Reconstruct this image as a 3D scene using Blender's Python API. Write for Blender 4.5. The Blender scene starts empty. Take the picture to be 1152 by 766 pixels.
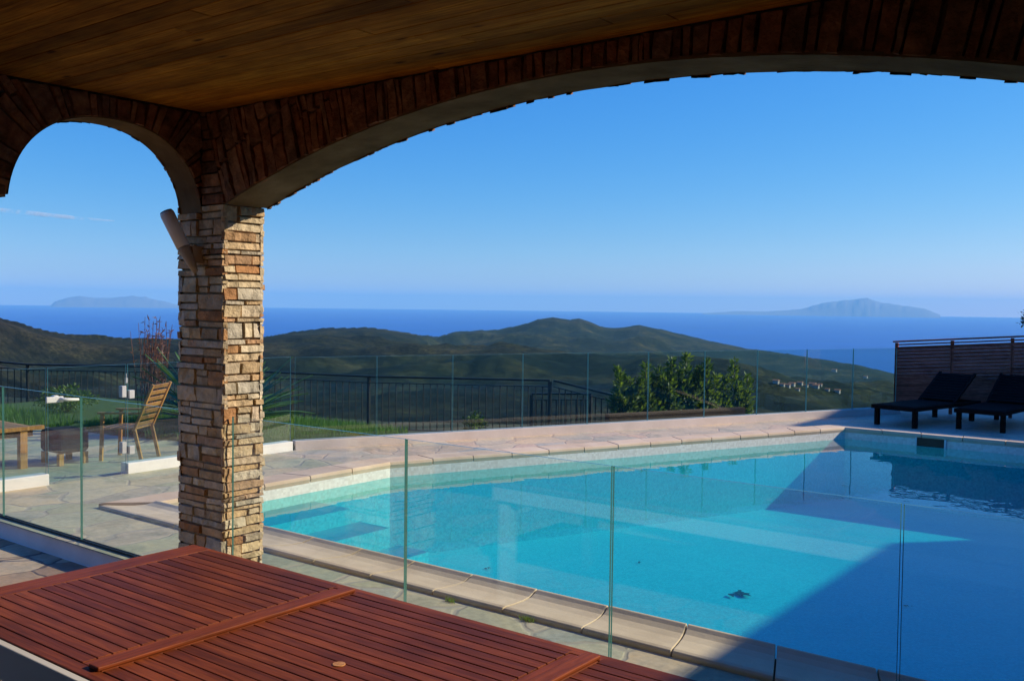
import bpy, bmesh, math, random
from mathutils import Vector, noise, Matrix
random.seed(7)
R=math.radians
scene=bpy.context.scene; col=scene.collection
EYE=1.69
# ------------------------------------------------------------------ materials
def newmat(name):
    m=bpy.data.materials.new(name); m.use_nodes=True
    nt=m.node_tree; b=nt.nodes['Principled BSDF']; return m,nt,b
def N(nt,t,**kw):
    n=nt.nodes.new(t)
    for k,v in kw.items():
        if k in n.inputs: n.inputs[k].default_value=v
        else: setattr(n,k,v)
    return n
def L(nt,a,b): nt.links.new(a,b)
def ramp(nt,fac,stops,interp='LINEAR'):
    r=nt.nodes.new('ShaderNodeValToRGB'); r.color_ramp.interpolation=interp
    e=r.color_ramp.elements
    while len(e)<len(stops): e.new(.5)
    for el,(p,c) in zip(e,stops): el.position=p; el.color=(*c,1)
    L(nt,fac,r.inputs['Fac']); return r
def coords(nt,scale=(1,1,1),kind='Object'):
    tc=nt.nodes.new('ShaderNodeTexCoord'); mp=nt.nodes.new('ShaderNodeMapping'); mp.inputs['Scale'].default_value=scale
    L(nt,tc.outputs[kind],mp.inputs['Vector']); return mp.outputs['Vector']
def mixc(nt,fac,a,b,mode='MIX'):
    m=nt.nodes.new('ShaderNodeMix'); m.data_type='RGBA'; m.blend_type=mode
    if isinstance(fac,(int,float)): m.inputs[0].default_value=fac
    else: L(nt,fac,m.inputs[0])
    for i,x in ((6,a),(7,b)):
        if isinstance(x,tuple): m.inputs[i].default_value=(*x,1)
        else: L(nt,x,m.inputs[i])
    return m.outputs[2]
def bump(nt,b,h,strength=.3,dist=.01):
    bp=N(nt,'ShaderNodeBump',Strength=strength,Distance=dist); L(nt,h,bp.inputs['Height']); L(nt,bp.outputs['Normal'],b.inputs['Normal']); return bp
def nz(nt,vec,scale,detail=6,rough=.55,dist=0):
    n=N(nt,'ShaderNodeTexNoise',Scale=scale,Detail=detail,Roughness=rough,Distortion=dist); L(nt,vec,n.inputs['Vector']); return n
def noisy(name,stops,scale=5,stretch=(1,1,1),rough=.7,bs=.3,bd=.01,detail=6,spec=.4,bscale=None):
    m,nt,b=newmat(name); v=coords(nt,stretch); n=nz(nt,v,scale,detail)
    r=ramp(nt,n.outputs['Fac'],stops); L(nt,r.outputs['Color'],b.inputs['Base Color'])
    b.inputs['Roughness'].default_value=rough; b.inputs['Specular IOR Level'].default_value=spec
    h=n.outputs['Fac'] if bscale is None else nz(nt,v,bscale,5).outputs['Fac']
    if bs: bump(nt,b,h,bs,bd)
    return m
def island_mat(name,stops,scale=14,stretch=(1,1,1),rough=.85,bs=.6,bd=.01,dark=.35,spec=.3,nscale=6,coat=0):
    """each separate piece of the mesh gets its own tint"""
    m,nt,b=newmat(name); g=nt.nodes.new('ShaderNodeNewGeometry'); v=coords(nt,stretch)
    off=nt.nodes.new('ShaderNodeVectorMath'); off.operation='ADD'
    sc=nt.nodes.new('ShaderNodeVectorMath'); sc.operation='SCALE'; sc.inputs['Scale'].default_value=17.
    cv=nt.nodes.new('ShaderNodeCombineXYZ'); 
    for i in range(3): L(nt,g.outputs['Random Per Island'],cv.inputs[i])
    L(nt,cv.outputs[0],sc.inputs[0]); L(nt,v,off.inputs[0]); L(nt,sc.outputs[0],off.inputs[1])
    r=ramp(nt,g.outputs['Random Per Island'],stops)
    n=nz(nt,off.outputs[0],nscale,7,.62); n2=nz(nt,off.outputs[0],scale,6,.6)
    d=ramp(nt,n.outputs['Fac'],[(.3,(1-dark,)*3),(.7,(1+dark*.35,)*3)])
    c=mixc(nt,1.,r.outputs['Color'],d.outputs['Color'],'MULTIPLY')
    L(nt,c,b.inputs['Base Color']); b.inputs['Roughness'].default_value=rough; b.inputs['Specular IOR Level'].default_value=spec
    b.inputs['Coat Weight'].default_value=coat; b.inputs['Coat Roughness'].default_value=.2
    bump(nt,b,n2.outputs['Fac'],bs,bd); return m
M={}
M['stone']=island_mat('schist stone',[(0,(.56,.40,.23)),(.14,(.70,.56,.36)),(.26,(.50,.24,.10)),(.40,(.74,.64,.47)),(.55,(.62,.42,.22)),(.68,(.52,.47,.38)),(.8,(.74,.57,.34)),(.92,(.55,.30,.14)),(1,(.70,.64,.52))],scale=38,nscale=9,dark=.5,bs=1.,bd=.014,spec=.12)
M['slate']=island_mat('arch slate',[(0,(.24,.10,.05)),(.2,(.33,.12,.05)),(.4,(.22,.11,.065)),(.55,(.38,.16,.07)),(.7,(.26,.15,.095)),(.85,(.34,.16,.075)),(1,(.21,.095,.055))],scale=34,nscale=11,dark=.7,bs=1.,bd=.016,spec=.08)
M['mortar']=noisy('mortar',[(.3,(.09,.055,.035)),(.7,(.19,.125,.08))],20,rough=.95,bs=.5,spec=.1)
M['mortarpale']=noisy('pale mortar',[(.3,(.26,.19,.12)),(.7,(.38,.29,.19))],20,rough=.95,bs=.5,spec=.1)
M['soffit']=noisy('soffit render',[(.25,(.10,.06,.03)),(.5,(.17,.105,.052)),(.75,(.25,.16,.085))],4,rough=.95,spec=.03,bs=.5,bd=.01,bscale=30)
M['plaster']=noisy('ochre plaster',[(.3,(.66,.47,.28)),(.7,(.74,.55,.34))],2,rough=.9,bs=.2,bscale=60)
M['rooftile']=noisy('roof tile',[(.3,(.25,.10,.05)),(.7,(.40,.18,.09))],5,rough=.85)
def wood(name,c1,c2,c3,axis=0,rough=.5,knots=False,spec=.4,coat=0,gs=1.):
    m,nt,b=newmat(name); g=nt.nodes.new('ShaderNodeNewGeometry')
    st=[14,14,14]; st[axis]=.9; v=coords(nt,tuple(s*gs for s in st))
    cv=nt.nodes.new('ShaderNodeCombineXYZ')
    for i in range(3): L(nt,g.outputs['Random Per Island'],cv.inputs[i])
    sc=nt.nodes.new('ShaderNodeVectorMath'); sc.operation='SCALE'; sc.inputs['Scale'].default_value=61.; L(nt,cv.outputs[0],sc.inputs[0])
    ad=nt.nodes.new('ShaderNodeVectorMath'); ad.operation='ADD'; L(nt,v,ad.inputs[0]); L(nt,sc.outputs[0],ad.inputs[1])
    n=nz(nt,ad.outputs[0],1.6,7,.6,.6); n2=nz(nt,ad.outputs[0],7,5,.6,.3)
    r=ramp(nt,n.outputs['Fac'],[(.25,c1),(.5,c2),(.75,c3)])
    tint=ramp(nt,g.outputs['Random Per Island'],[(0,(.62,.60,.58)),(.35,(.9,.88,.86)),(.7,(1.1,1.08,1.02)),(1,(.8,.8,.82))])
    c=mixc(nt,1.,r.outputs['Color'],tint.outputs['Color'],'MULTIPLY')
    fine=ramp(nt,n2.outputs['Fac'],[(.33,(.62,.6,.58)),(.65,(1.12,1.1,1.08))]); c=mixc(nt,1.,c,fine.outputs['Color'],'MULTIPLY')
    wear=ramp(nt,nz(nt,coords(nt,(1,1,1)),2.3,5,.6).outputs['Fac'],[(.32,(.72,.70,.70)),(.6,(1.08,1.08,1.1))]); c=mixc(nt,1.,c,wear.outputs['Color'],'MULTIPLY')
    if knots:
        st2=[9,9,9]; st2[axis]=3.2; v2=coords(nt,tuple(st2))
        ad2=nt.nodes.new('ShaderNodeVectorMath'); ad2.operation='ADD'; L(nt,v2,ad2.inputs[0]); L(nt,sc.outputs[0],ad2.inputs[1])
        vo=N(nt,'ShaderNodeTexVoronoi',Scale=.8); L(nt,ad2.outputs[0],vo.inputs['Vector'])
        k=ramp(nt,vo.outputs['Distance'],[(.04,(.22,.16,.12)),(.13,(1,1,1))]); c=mixc(nt,1.,c,k.outputs['Color'],'MULTIPLY')
        big=nz(nt,coords(nt,(.5,2.2,1)),1.1,4); bb=ramp(nt,big.outputs['Fac'],[(.38,(.42,.38,.36)),(.58,(1,1,1))]); c=mixc(nt,.8,c,bb.outputs['Color'],'MULTIPLY')
    L(nt,c,b.inputs['Base Color']); b.inputs['Roughness'].default_value=rough; b.inputs['Specular IOR Level'].default_value=spec
    b.inputs['Coat Weight'].default_value=coat; b.inputs['Coat Roughness'].default_value=.25
    bump(nt,b,n2.outputs['Fac'],.25,.003); return m
M['pine']=wood('pine boards',(.34,.115,.010),(.50,.19,.018),(.64,.28,.032),0,.8,True,.05)
M['teak']=wood('oiled hardwood',(.12,.024,.007),(.20,.045,.012),(.29,.074,.020),0,.55,False,.16)
M['teakY']=wood('oiled hardwood across',(.17,.032,.009),(.26,.056,.013),(.35,.084,.02),1,.55,False,.18)
M['chairwood']=wood('golden teak',(.46,.19,.05),(.62,.29,.09),(.72,.38,.13),2,.5)
M['darkwood']=wood('dark stained cladding',(.26,.08,.055),(.38,.125,.085),(.5,.18,.125),0,.85,False,.08)
M['lounger']=wood('lounger dark wood',(.008,.004,.004),(.014,.007,.006),(.022,.012,.010),1,.8,False,.12)
M['beam']=wood('weathered sleeper',(.04,.026,.02),(.06,.04,.03),(.085,.06,.045),1,.9,False,.1)
M['grey']=noisy('grey painted apron',[(.3,(.50,.47,.45)),(.7,(.58,.55,.52))],3,rough=.5,bs=.05)
M['white']=noisy('white render',[(.3,(.72,.70,.68)),(.7,(.82,.81,.79))],5,rough=.75,bs=.15,bscale=60)
M['kerbpink']=noisy('pinkish concrete',[(.3,(.62,.53,.47)),(.7,(.74,.64,.58))],3,rough=.85,bs=.2,bscale=50)
M['satin']=noisy('satin grey fitting',[(.3,(.42,.42,.43)),(.7,(.5,.5,.51))],20,rough=.5,bs=0)
M['black']=noisy('black iron paint',[(.3,(.010,.011,.012)),(.7,(.02,.021,.022))],8,rough=.45,bs=0)
M['blackcloth']=noisy('black cloth',[(.3,(.012,.012,.014)),(.7,(.03,.03,.034))],20,rough=.9,bs=.2)
M['steel']=noisy('brushed steel',[(.3,(.55,.55,.56)),(.7,(.68,.68,.69))],20,rough=.35,bs=0); M['steel'].node_tree.nodes['Principled BSDF'].inputs['Metallic'].default_value=.8
M['lampwhite']=noisy('lamp opal cap',[(.3,(.76,.72,.74)),(.7,(.82,.78,.80))],10,rough=.45,bs=0)
M['lamptan']=noisy('lamp bronze body',[(.3,(.42,.32,.22)),(.7,(.52,.40,.29))],10,rough=.5,bs=0)
M['bark']=noisy('bark',[(.3,(.06,.04,.03)),(.7,(.14,.10,.07))],15,(1,1,.3),.9,.6)
def coping_mat(name,a,bc,c):
    m,nt,b=newmat(name); g=nt.nodes.new('ShaderNodeNewGeometry'); v=coords(nt)
    n=nz(nt,v,3,7,.6); n2=nz(nt,v,45,4)
    r=ramp(nt,n.outputs['Fac'],[(.25,a),(.5,bc),(.75,c)])
    t=ramp(nt,g.outputs['Random Per Island'],[(0,(.9,.88,.86)),(1,(1.06,1.05,1.03))])
    L(nt,mixc(nt,1.,r.outputs['Color'],t.outputs['Color'],'MULTIPLY'),b.inputs['Base Color'])
    b.inputs['Roughness'].default_value=.8; bump(nt,b,n2.outputs['Fac'],.3,.004); return m
M['coping']=coping_mat('cast stone coping',(.50,.41,.28),(.60,.50,.35),(.68,.58,.42))
M['copingfar']=coping_mat('terracotta coping',(.54,.40,.28),(.64,.49,.35),(.70,.57,.43))
def flag(name,palette,scale=2.4,joint=(.30,.26,.20),jw=.035,seed=0.):
    m,nt,b=newmat(name); v=coords(nt)
    mp=nt.nodes.new('ShaderNodeMapping'); mp.inputs['Location'].default_value=(seed,seed*.7,0); L(nt,v,mp.inputs['Vector'])
    wn=nz(nt,mp.outputs[0],1.5,3); w=nt.nodes.new('ShaderNodeVectorMath'); w.operation='SCALE'; w.inputs['Scale'].default_value=.28
    L(nt,wn.outputs['Color'],w.inputs[0]); ad=nt.nodes.new('ShaderNodeVectorMath'); L(nt,mp.outputs[0],ad.inputs[0]); L(nt,w.outputs[0],ad.inputs[1])
    sq=nt.nodes.new('ShaderNodeMapping'); sq.inputs['Scale'].default_value=(1,.72,1); L(nt,ad.outputs[0],sq.inputs['Vector'])
    vo=N(nt,'ShaderNodeTexVoronoi',Scale=scale); L(nt,sq.outputs[0],vo.inputs['Vector'])
    ve=N(nt,'ShaderNodeTexVoronoi',Scale=scale); ve.feature='DISTANCE_TO_EDGE'; L(nt,sq.outputs[0],ve.inputs['Vector'])
    sep=nt.nodes.new('ShaderNodeSeparateColor'); L(nt,vo.outputs['Color'],sep.inputs[0])
    r=ramp(nt,sep.outputs[0],palette)
    n=nz(nt,mp.outputs[0],2.5,8,.65,.8); n3=nz(nt,mp.outputs[0],24,6,.6)
    hue=ramp(nt,n.outputs['Fac'],[(.3,(.66,.72,.70)),(.5,(1,1,1)),(.68,(1.22,1.12,.98))])
    c=mixc(nt,1.,r.outputs['Color'],hue.outputs['Color'],'MULTIPLY')
    f=ramp(nt,n3.outputs['Fac'],[(.35,(.85,.85,.85)),(.65,(1.08,1.08,1.08))]); c=mixc(nt,1.,c,f.outputs['Color'],'MULTIPLY')
    j=ramp(nt,ve.outputs['Distance'],[(jw*.35,(0,0,0)),(jw,(1,1,1))])
    c=mixc(nt,j.outputs['Color'],joint,c)
    L(nt,c,b.inputs['Base Color']); b.inputs['Roughness'].default_value=.6; b.inputs['Specular IOR Level'].default_value=.4
    h=mixc(nt,.25,j.outputs['Color'],n3.outputs['Color']); bump(nt,b,h,.45,.01); return m
M['paving']=flag('crazy paving',[(0,(.42,.41,.25)),(.2,(.33,.37,.25)),(.38,(.50,.42,.26)),(.5,(.34,.37,.29)),(.65,(.50,.40,.27)),(.8,(.41,.42,.28)),(1,(.50,.46,.31))],2.2,(.36,.34,.25),.03)
M['pavingfar']=flag('warm crazy paving',[(0,(.58,.46,.33)),(.25,(.46,.41,.32)),(.45,(.60,.43,.31)),(.6,(.44,.42,.37)),(.8,(.60,.48,.33)),(1,(.54,.40,.28))],2.4,(.46,.36,.27),.03,3.)
M['floor']=flag('loggia flagstones',[(0,(.32,.15,.075)),(.2,(.42,.29,.17)),(.4,(.22,.15,.11)),(.6,(.56,.47,.31)),(.8,(.34,.19,.10)),(1,(.48,.38,.25))],3.2,(.12,.09,.07),.03,9.)
def mosaic(name,c1,c2,grout,size=.025):
    m,nt,b=newmat(name); g=nt.nodes.new('ShaderNodeNewGeometry')
    v=coords(nt)
    vo=N(nt,'ShaderNodeTexVoronoi',Scale=1/size,Randomness=0.); L(nt,v,vo.inputs['Vector'])
    sep=nt.nodes.new('ShaderNodeSeparateColor'); L(nt,vo.outputs['Color'],sep.inputs[0])
    r=ramp(nt,sep.outputs[0],[(0,c1),(1,c2)])
    n=nz(nt,v,.8,4); w=ramp(nt,n.outputs['Fac'],[(.3,(.92,.94,.95)),(.7,(1.04,1.03,1.02))])
    L(nt,mixc(nt,1.,r.outputs['Color'],w.outputs['Color'],'MULTIPLY'),b.inputs['Base Color'])
    b.inputs['Roughness'].default_value=.35; return m
M['mosaic']=mosaic('white glass mosaic',(.66,.64,.58),(.80,.79,.73),(.6,.6,.6))
M['liner']=mosaic('pale blue pool lining',(.22,.54,.61),(.34,.72,.78),(.5,.7,.7),.02)
M['steptile']=mosaic('slate grey step tiles',(.13,.33,.42),(.17,.39,.48),(.5,.7,.7),.02)
# glass: clear pane, edges greener
def twoside_fresnel(nt,ior):
    f=nt.nodes.new('ShaderNodeFresnel'); g=nt.nodes.new('ShaderNodeNewGeometry'); mr=nt.nodes.new('ShaderNodeMapRange')
    mr.inputs['To Min'].default_value=ior; mr.inputs['To Max'].default_value=1/ior
    L(nt,g.outputs['Backfacing'],mr.inputs['Value']); L(nt,mr.outputs[0],f.inputs['IOR']); return f
def glassmat(name,tint,edge=False):
    m=bpy.data.materials.new(name); m.use_nodes=True; nt=m.node_tree; nt.nodes.clear()
    o=nt.nodes.new('ShaderNodeOutputMaterial'); t=N(nt,'ShaderNodeBsdfTransparent'); t.inputs['Color'].default_value=(*tint,1)
    g=N(nt,'ShaderNodeBsdfGlossy',Roughness=0.0); g.inputs['Color'].default_value=(1,1,1,1)
    f=twoside_fresnel(nt,1.5); mx=nt.nodes.new('ShaderNodeMixShader')
    L(nt,f.outputs[0],mx.inputs[0]); L(nt,t.outputs[0],mx.inputs[1]); L(nt,g.outputs[0],mx.inputs[2]); L(nt,mx.outputs[0],o.inputs[0]); return m
M['glass']=glassmat('clear safety glass',(.95,.975,.965))
M['glassfar']=glassmat('green tinted safety glass',(.86,.95,.93))
m,nt,b=newmat('glass edge'); b.inputs['Base Color'].default_value=(.05,.16,.15,1); b.inputs['Roughness'].default_value=.15; M['edge']=m
m,nt,b=newmat('pale green glass edge'); b.inputs['Base Color'].default_value=(.20,.46,.44,1); b.inputs['Roughness'].default_value=.2; M['edgefar']=m
# water: sharp mirror + tinted clear
m=bpy.data.materials.new('pool water'); m.use_nodes=True; nt=m.node_tree; nt.nodes.clear()
o=nt.nodes.new('ShaderNodeOutputMaterial'); t=N(nt,'ShaderNodeBsdfTransparent'); t.inputs['Color'].default_value=(.18,.85,.86,1)
g=N(nt,'ShaderNodeBsdfGlossy',Roughness=0.01); g.inputs['Color'].default_value=(1,1,1,1)
f=twoside_fresnel(nt,1.33); mx=nt.nodes.new('ShaderNodeMixShader')
v=coords(nt); n=nz(nt,v,2.2,3,.5); bp=N(nt,'ShaderNodeBump',Strength=.06,Distance=.05); L(nt,n.outputs['Fac'],bp.inputs['Height'])
L(nt,bp.outputs[0],g.inputs['Normal']); L(nt,bp.outputs[0],f.inputs['Normal'])
L(nt,f.outputs[0],mx.inputs[0]); L(nt,t.outputs[0],mx.inputs[1]); L(nt,g.outputs[0],mx.inputs[2]); L(nt,mx.outputs[0],o.inputs[0]); M['water']=m
# sea
m,nt,b=newmat('sea water'); b.inputs['Base Color'].default_value=(.004,.045,.20,1); b.inputs['Roughness'].default_value=.45; b.inputs['Specular IOR Level'].default_value=.25
v=coords(nt,(.002,.002,.002)); n=nz(nt,v,1.,8); r=ramp(nt,n.outputs['Fac'],[(.3,(.001,.075,.36)),(.7,(.002,.10,.45))]); L(nt,r.outputs['Color'],b.inputs['Base Color']); M['sea']=m
# hills
def hillmat():
    m,nt,b=newmat('maquis hillside'); v=coords(nt)
    big=nz(nt,v,.0022,6,.6,.4); mid=nz(nt,v,.012,9,.7); fine=nz(nt,v,.11,5,.75)
    geo=nt.nodes.new('ShaderNodeNewGeometry'); sx=nt.nodes.new('ShaderNodeSeparateXYZ'); L(nt,geo.outputs['Position'],sx.inputs[0])
    low=ramp(nt,mid.outputs['Fac'],[(.36,(.004,.009,.005)),(.47,(.010,.017,.008)),(.55,(.024,.029,.010)),(.66,(.050,.048,.018))])
    bare=ramp(nt,mid.outputs['Fac'],[(.34,(.009,.007,.008)),(.5,(.018,.013,.012)),(.7,(.038,.027,.021))])
    mr=N(nt,'ShaderNodeMapRange'); L(nt,sx.outputs['Z'],mr.inputs['Value']); mr.inputs['From Min'].default_value=-75; mr.inputs['From Max'].default_value=20
    ad=nt.nodes.new('ShaderNodeMath'); ad.operation='MULTIPLY_ADD'; L(nt,big.outputs['Fac'],ad.inputs[0]); ad.inputs[1].default_value=1.6; ad.inputs[2].default_value=-.85
    a2=nt.nodes.new('ShaderNodeMath'); a2.use_clamp=True; L(nt,ad.outputs[0],a2.inputs[0]); L(nt,mr.outputs[0],a2.inputs[1])
    c=mixc(nt,a2.outputs[0],low.outputs['Color'],bare.outputs['Color'])
    ff=ramp(nt,fine.outputs['Fac'],[(.38,(.55,.56,.55)),(.5,(1,1,1)),(.62,(1.55,1.5,1.4))]); c=mixc(nt,1.,c,ff.outputs['Color'],'MULTIPLY')
    vf=nz(nt,v,.45,4,.7); f2=ramp(nt,vf.outputs['Fac'],[(.36,(.5,.52,.5)),(.5,(1,1,1)),(.64,(1.6,1.55,1.45))]); c=mixc(nt,1.,c,f2.outputs['Color'],'MULTIPLY')
    L(nt,c,b.inputs['Base Color']); b.inputs['Roughness'].default_value=.95; b.inputs['Specular IOR Level'].default_value=.03
    bump(nt,b,mid.outputs['Fac'],.35,10.); return m
M['hill']=hillmat()
M['islandrock']=noisy('island rock',[(.3,(.16,.15,.13)),(.7,(.20,.19,.16))],.003,rough=.95,bs=0)
M['bank']=noisy('scrub soil',[(.3,(.018,.024,.010)),(.5,(.04,.045,.018)),(.7,(.08,.065,.035))],2.5,rough=.95,bs=.8,bscale=40)
M['grass']=noisy('lawn soil',[(.3,(.035,.07,.015)),(.7,(.08,.13,.03))],9,rough=.95,bs=.6,bscale=60)
def leafmat(name,a,b_,trans=.5,rough=.45):
    m=bpy.data.materials.new(name); m.use_nodes=True; nt=m.node_tree; b=nt.nodes['Principled BSDF']; o=nt.nodes['Material Output']
    g=nt.nodes.new('ShaderNodeNewGeometry'); r=ramp(nt,g.outputs['Random Per Island'],[(0,a),(1,b_)])
    L(nt,r.outputs['Color'],b.inputs['Base Color']); b.inputs['Roughness'].default_value=rough
    t=nt.nodes.new('ShaderNodeBsdfTranslucent'); c=mixc(nt,1.,r.outputs['Color'],(1.6,1.5,.7),'MULTIPLY'); L(nt,c,t.inputs['Color'])
    mx=N(nt,'ShaderNodeMixShader'); mx.inputs[0].default_value=trans; L(nt,b.outputs[0],mx.inputs[1]); L(nt,t.outputs[0],mx.inputs[2]); L(nt,mx.outputs[0],o.inputs[0]); return m
M['laurel']=leafmat('laurel leaf',(.03,.075,.012),(.17,.235,.03),.4)
M['agave']=leafmat('agave blade',(.05,.13,.045),(.13,.24,.07),.2)
M['blade']=leafmat('grass blade',(.06,.15,.025),(.13,.24,.045),.35)
M['dry']=leafmat('dry reddish stem',(.12,.05,.035),(.24,.11,.07),.2)
M['treeleaf']=leafmat('dark tree leaf',(.02,.035,.012),(.05,.07,.02),.3)
M['debris']=noisy('wet leaf debris',[(.3,(.02,.025,.01)),(.7,(.06,.05,.02))],20,rough=.7,bs=0)
M['housewall']=noisy('village wall',[(.3,(.30,.28,.26)),(.7,(.42,.39,.36))],.2,rough=.9,bs=0)
# ------------------------------------------------------------------ helpers
def tag(o,label=None,cat=None,group=None,kind=None):
    if label: o['label']=label
    if cat: o['category']=cat
    if group: o['group']=group
    if kind: o['kind']=kind
    return o
def empty(name,loc,rz=0,label=None,cat=None,group=None):
    o=bpy.data.objects.new(name,None); o.empty_display_size=.2; o.location=loc; o.rotation_euler=(0,0,rz); col.objects.link(o); tag(o,label,cat,group); return o
class MB:
    def __init__(s): s.v=[]; s.f=[]; s.m=[]
    def quad(s,pts,mi=0):
        n=len(s.v); s.v+= [tuple(p) for p in pts]; s.f.append(tuple(range(n,n+len(pts)))); s.m.append(mi)
    def box(s,x0,x1,y0,y1,z0,z1,mi=0):
        n=len(s.v); s.v+=[(x,y,z) for z in(z0,z1) for x,y in((x0,y0),(x1,y0),(x1,y1),(x0,y1))]
        for f in((3,2,1,0),(4,5,6,7),(0,1,5,4),(1,2,6,5),(2,3,7,6),(3,0,4,7)): s.f.append(tuple(n+i for i in f)); s.m.append(mi)
    def bar(s,a,b,w,h,up=(0,0,1),mi=0):
        """box from a to b, w across, h along 'up'"""
        a=Vector(a); b=Vector(b); d=(b-a).normalized(); u=Vector(up); sd=d.cross(u)
        if sd.length<1e-4: sd=d.cross(Vector((1,0,0)))
        sd.normalize(); u=sd.cross(d).normalized(); n=len(s.v)
        for p in(a,b):
            for i,j in((-1,-1),(1,-1),(1,1),(-1,1)): s.v.append(tuple(p+sd*(i*w/2)+u*(j*h/2)))
        for f in((3,2,1,0),(4,5,6,7),(0,1,5,4),(1,2,6,5),(2,3,7,6),(3,0,4,7)): s.f.append(tuple(n+i for i in f)); s.m.append(mi)
    def tube(s,pts,rads,seg=8,cap=True,mi=0):
        n0=len(s.v); pts=[Vector(p) for p in pts]
        for i,p in enumerate(pts):
            d=(pts[min(i+1,len(pts)-1)]-pts[max(i-1,0)]).normalized()
            a=d.cross(Vector((0,0,1))); 
            if a.length<.05: a=d.cross(Vector((1,0,0)))
            a.normalize(); b=d.cross(a)
            r=rads[i] if hasattr(rads,'__len__') else rads
            for k in range(seg): t=2*math.pi*k/seg; s.v.append(tuple(p+a*(r*math.cos(t))+b*(r*math.sin(t))))
        for i in range(len(pts)-1):
            for k in range(seg):
                k2=(k+1)%seg; s.f.append((n0+i*seg+k,n0+i*seg+k2,n0+(i+1)*seg+k2,n0+(i+1)*seg+k)); s.m.append(mi)
        if cap:
            s.f.append(tuple(n0+k for k in range(seg))[::-1]); s.m.append(mi); e=n0+(len(pts)-1)*seg; s.f.append(tuple(e+k for k in range(seg))); s.m.append(mi)
    def stone(s,O,U,V,Nn,q,depth,cell=.03,mi=0,rough=1.):
        """split-faced stone on a wall plane: q = 4 corner (u,v) points"""
        O=Vector(O);U=Vector(U);V=Vector(V);Nn=Vector(Nn)
        q=[Vector((a+random.uniform(-.003,.003),b+random.uniform(-.003,.003))) for a,b in q]
        lu=max((q[1]-q[0]).length,(q[2]-q[3]).length); lv=max((q[3]-q[0]).length,(q[2]-q[1]).length)
        nu=max(3,min(14,int(lu/cell)+2)); nv=max(3,min(14,int(lv/cell)+2)); n0=len(s.v)
        sd=random.uniform(0,99); tu=random.uniform(-.25,.25)*depth; tv=random.uniform(-.3,.3)*depth
        for j in range(nv+1):
            for i in range(nu+1):
                a=i/nu;b=j/nv
                # ragged outline
                p=(q[0]*(1-a)+q[1]*a)*(1-b)+(q[3]*(1-a)+q[2]*a)*b
                edge=(i in(0,nu)) or (j in(0,nv))
                w=noise.noise(Vector((p.x*22,p.y*22,sd)))*.006*rough
                if edge:
                    c=(q[0]+q[1]+q[2]+q[3])/4; p=p+(c-p).normalized()*(abs(w)*1.1+.0002)
                    h=-.006
                else:
                    h=depth*(.78+.0*a)+tu*(a-.5)*2+tv*(b-.5)*2+noise.noise(Vector((p.x*14,p.y*14,sd)))*.012*rough+noise.noise(Vector((p.x*45,p.y*45,sd)))*.005*rough
                    # pull first inner ring towards the edge for a crisp arris
                    c=(q[0]+q[1]+q[2]+q[3])/4; st=.0
                    if i in(1,nu-1): e=(q[0]*(1-b)+q[3]*b) if i==1 else (q[1]*(1-b)+q[2]*b); p=p+(e-p)*.72
                    if j in(1,nv-1): e=(q[0]*(1-a)+q[1]*a) if j==1 else (q[3]*(1-a)+q[2]*a); dv=(e-p); ax=(q[3]-q[0]).normalized(); p=p+ax*(dv.dot(ax))*.72
                    h=max(h,.004)
                s.v.append(tuple(O+U*p.x+V*p.y+Nn*h))
        for j in range(nv):
            for i in range(nu):
                k=n0+j*(nu+1)+i; s.f.append((k,k+1,k+nu+2,k+nu+1)); s.m.append(mi)
    def build(s,name,mats,parent=None,smooth=False,local=False):
        if not isinstance(mats,(list,tuple)): mats=[mats]
        me=bpy.data.meshes.new(name); off=Vector((0,0,0))
        if parent is not None and not local:
            p=parent; 
            while p is not None: off+=Vector(p.location); p=p.parent
        me.from_pydata([tuple(Vector(v)-off) for v in s.v],[],s.f)
        for m_ in mats: me.materials.append(m_)
        me.polygons.foreach_set('material_index',s.m)
        if smooth: me.polygons.foreach_set('use_smooth',[True]*len(s.f))
        me.update(); o=bpy.data.objects.new(name,me); col.objects.link(o)
        if parent is not None: o.parent=parent
        return o
def bevel(o,w=.004,seg=2):
    md=o.modifiers.new('bevel','BEVEL'); md.width=w; md.segments=seg; md.limit_method='ANGLE'; return o
def fix(o):
    bm=bmesh.new(); bm.from_mesh(o.data); bmesh.ops.recalc_face_normals(bm,faces=bm.faces); bm.to_mesh(o.data); bm.free(); return o
def poly_sheet(name,outer,hole,z,m_):
    bm=bmesh.new(); es=[]
    for loop in [outer]+([hole] if hole else []):
        vs=[bm.verts.new((x,y,z)) for x,y in loop]
        for i in range(len(vs)): es.append(bm.edges.new((vs[i],vs[(i+1)%len(vs)])))
    bmesh.ops.triangle_fill(bm,edges=es,use_beauty=True,normal=(0,0,1))
    for f in bm.faces:
        f.normal_update()
        if f.normal.z<0: f.normal_flip()
    me=bpy.data.meshes.new(name); bm.to_mesh(me); bm.free(); me.materials.append(m_); o=bpy.data.objects.new(name,me); col.objects.link(o); return o
def copy_tree(o,parent=None):
    c=o.copy(); col.objects.link(c); c.parent=parent
    for ch in list(o.children): copy_tree(ch,c)
    return c
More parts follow.
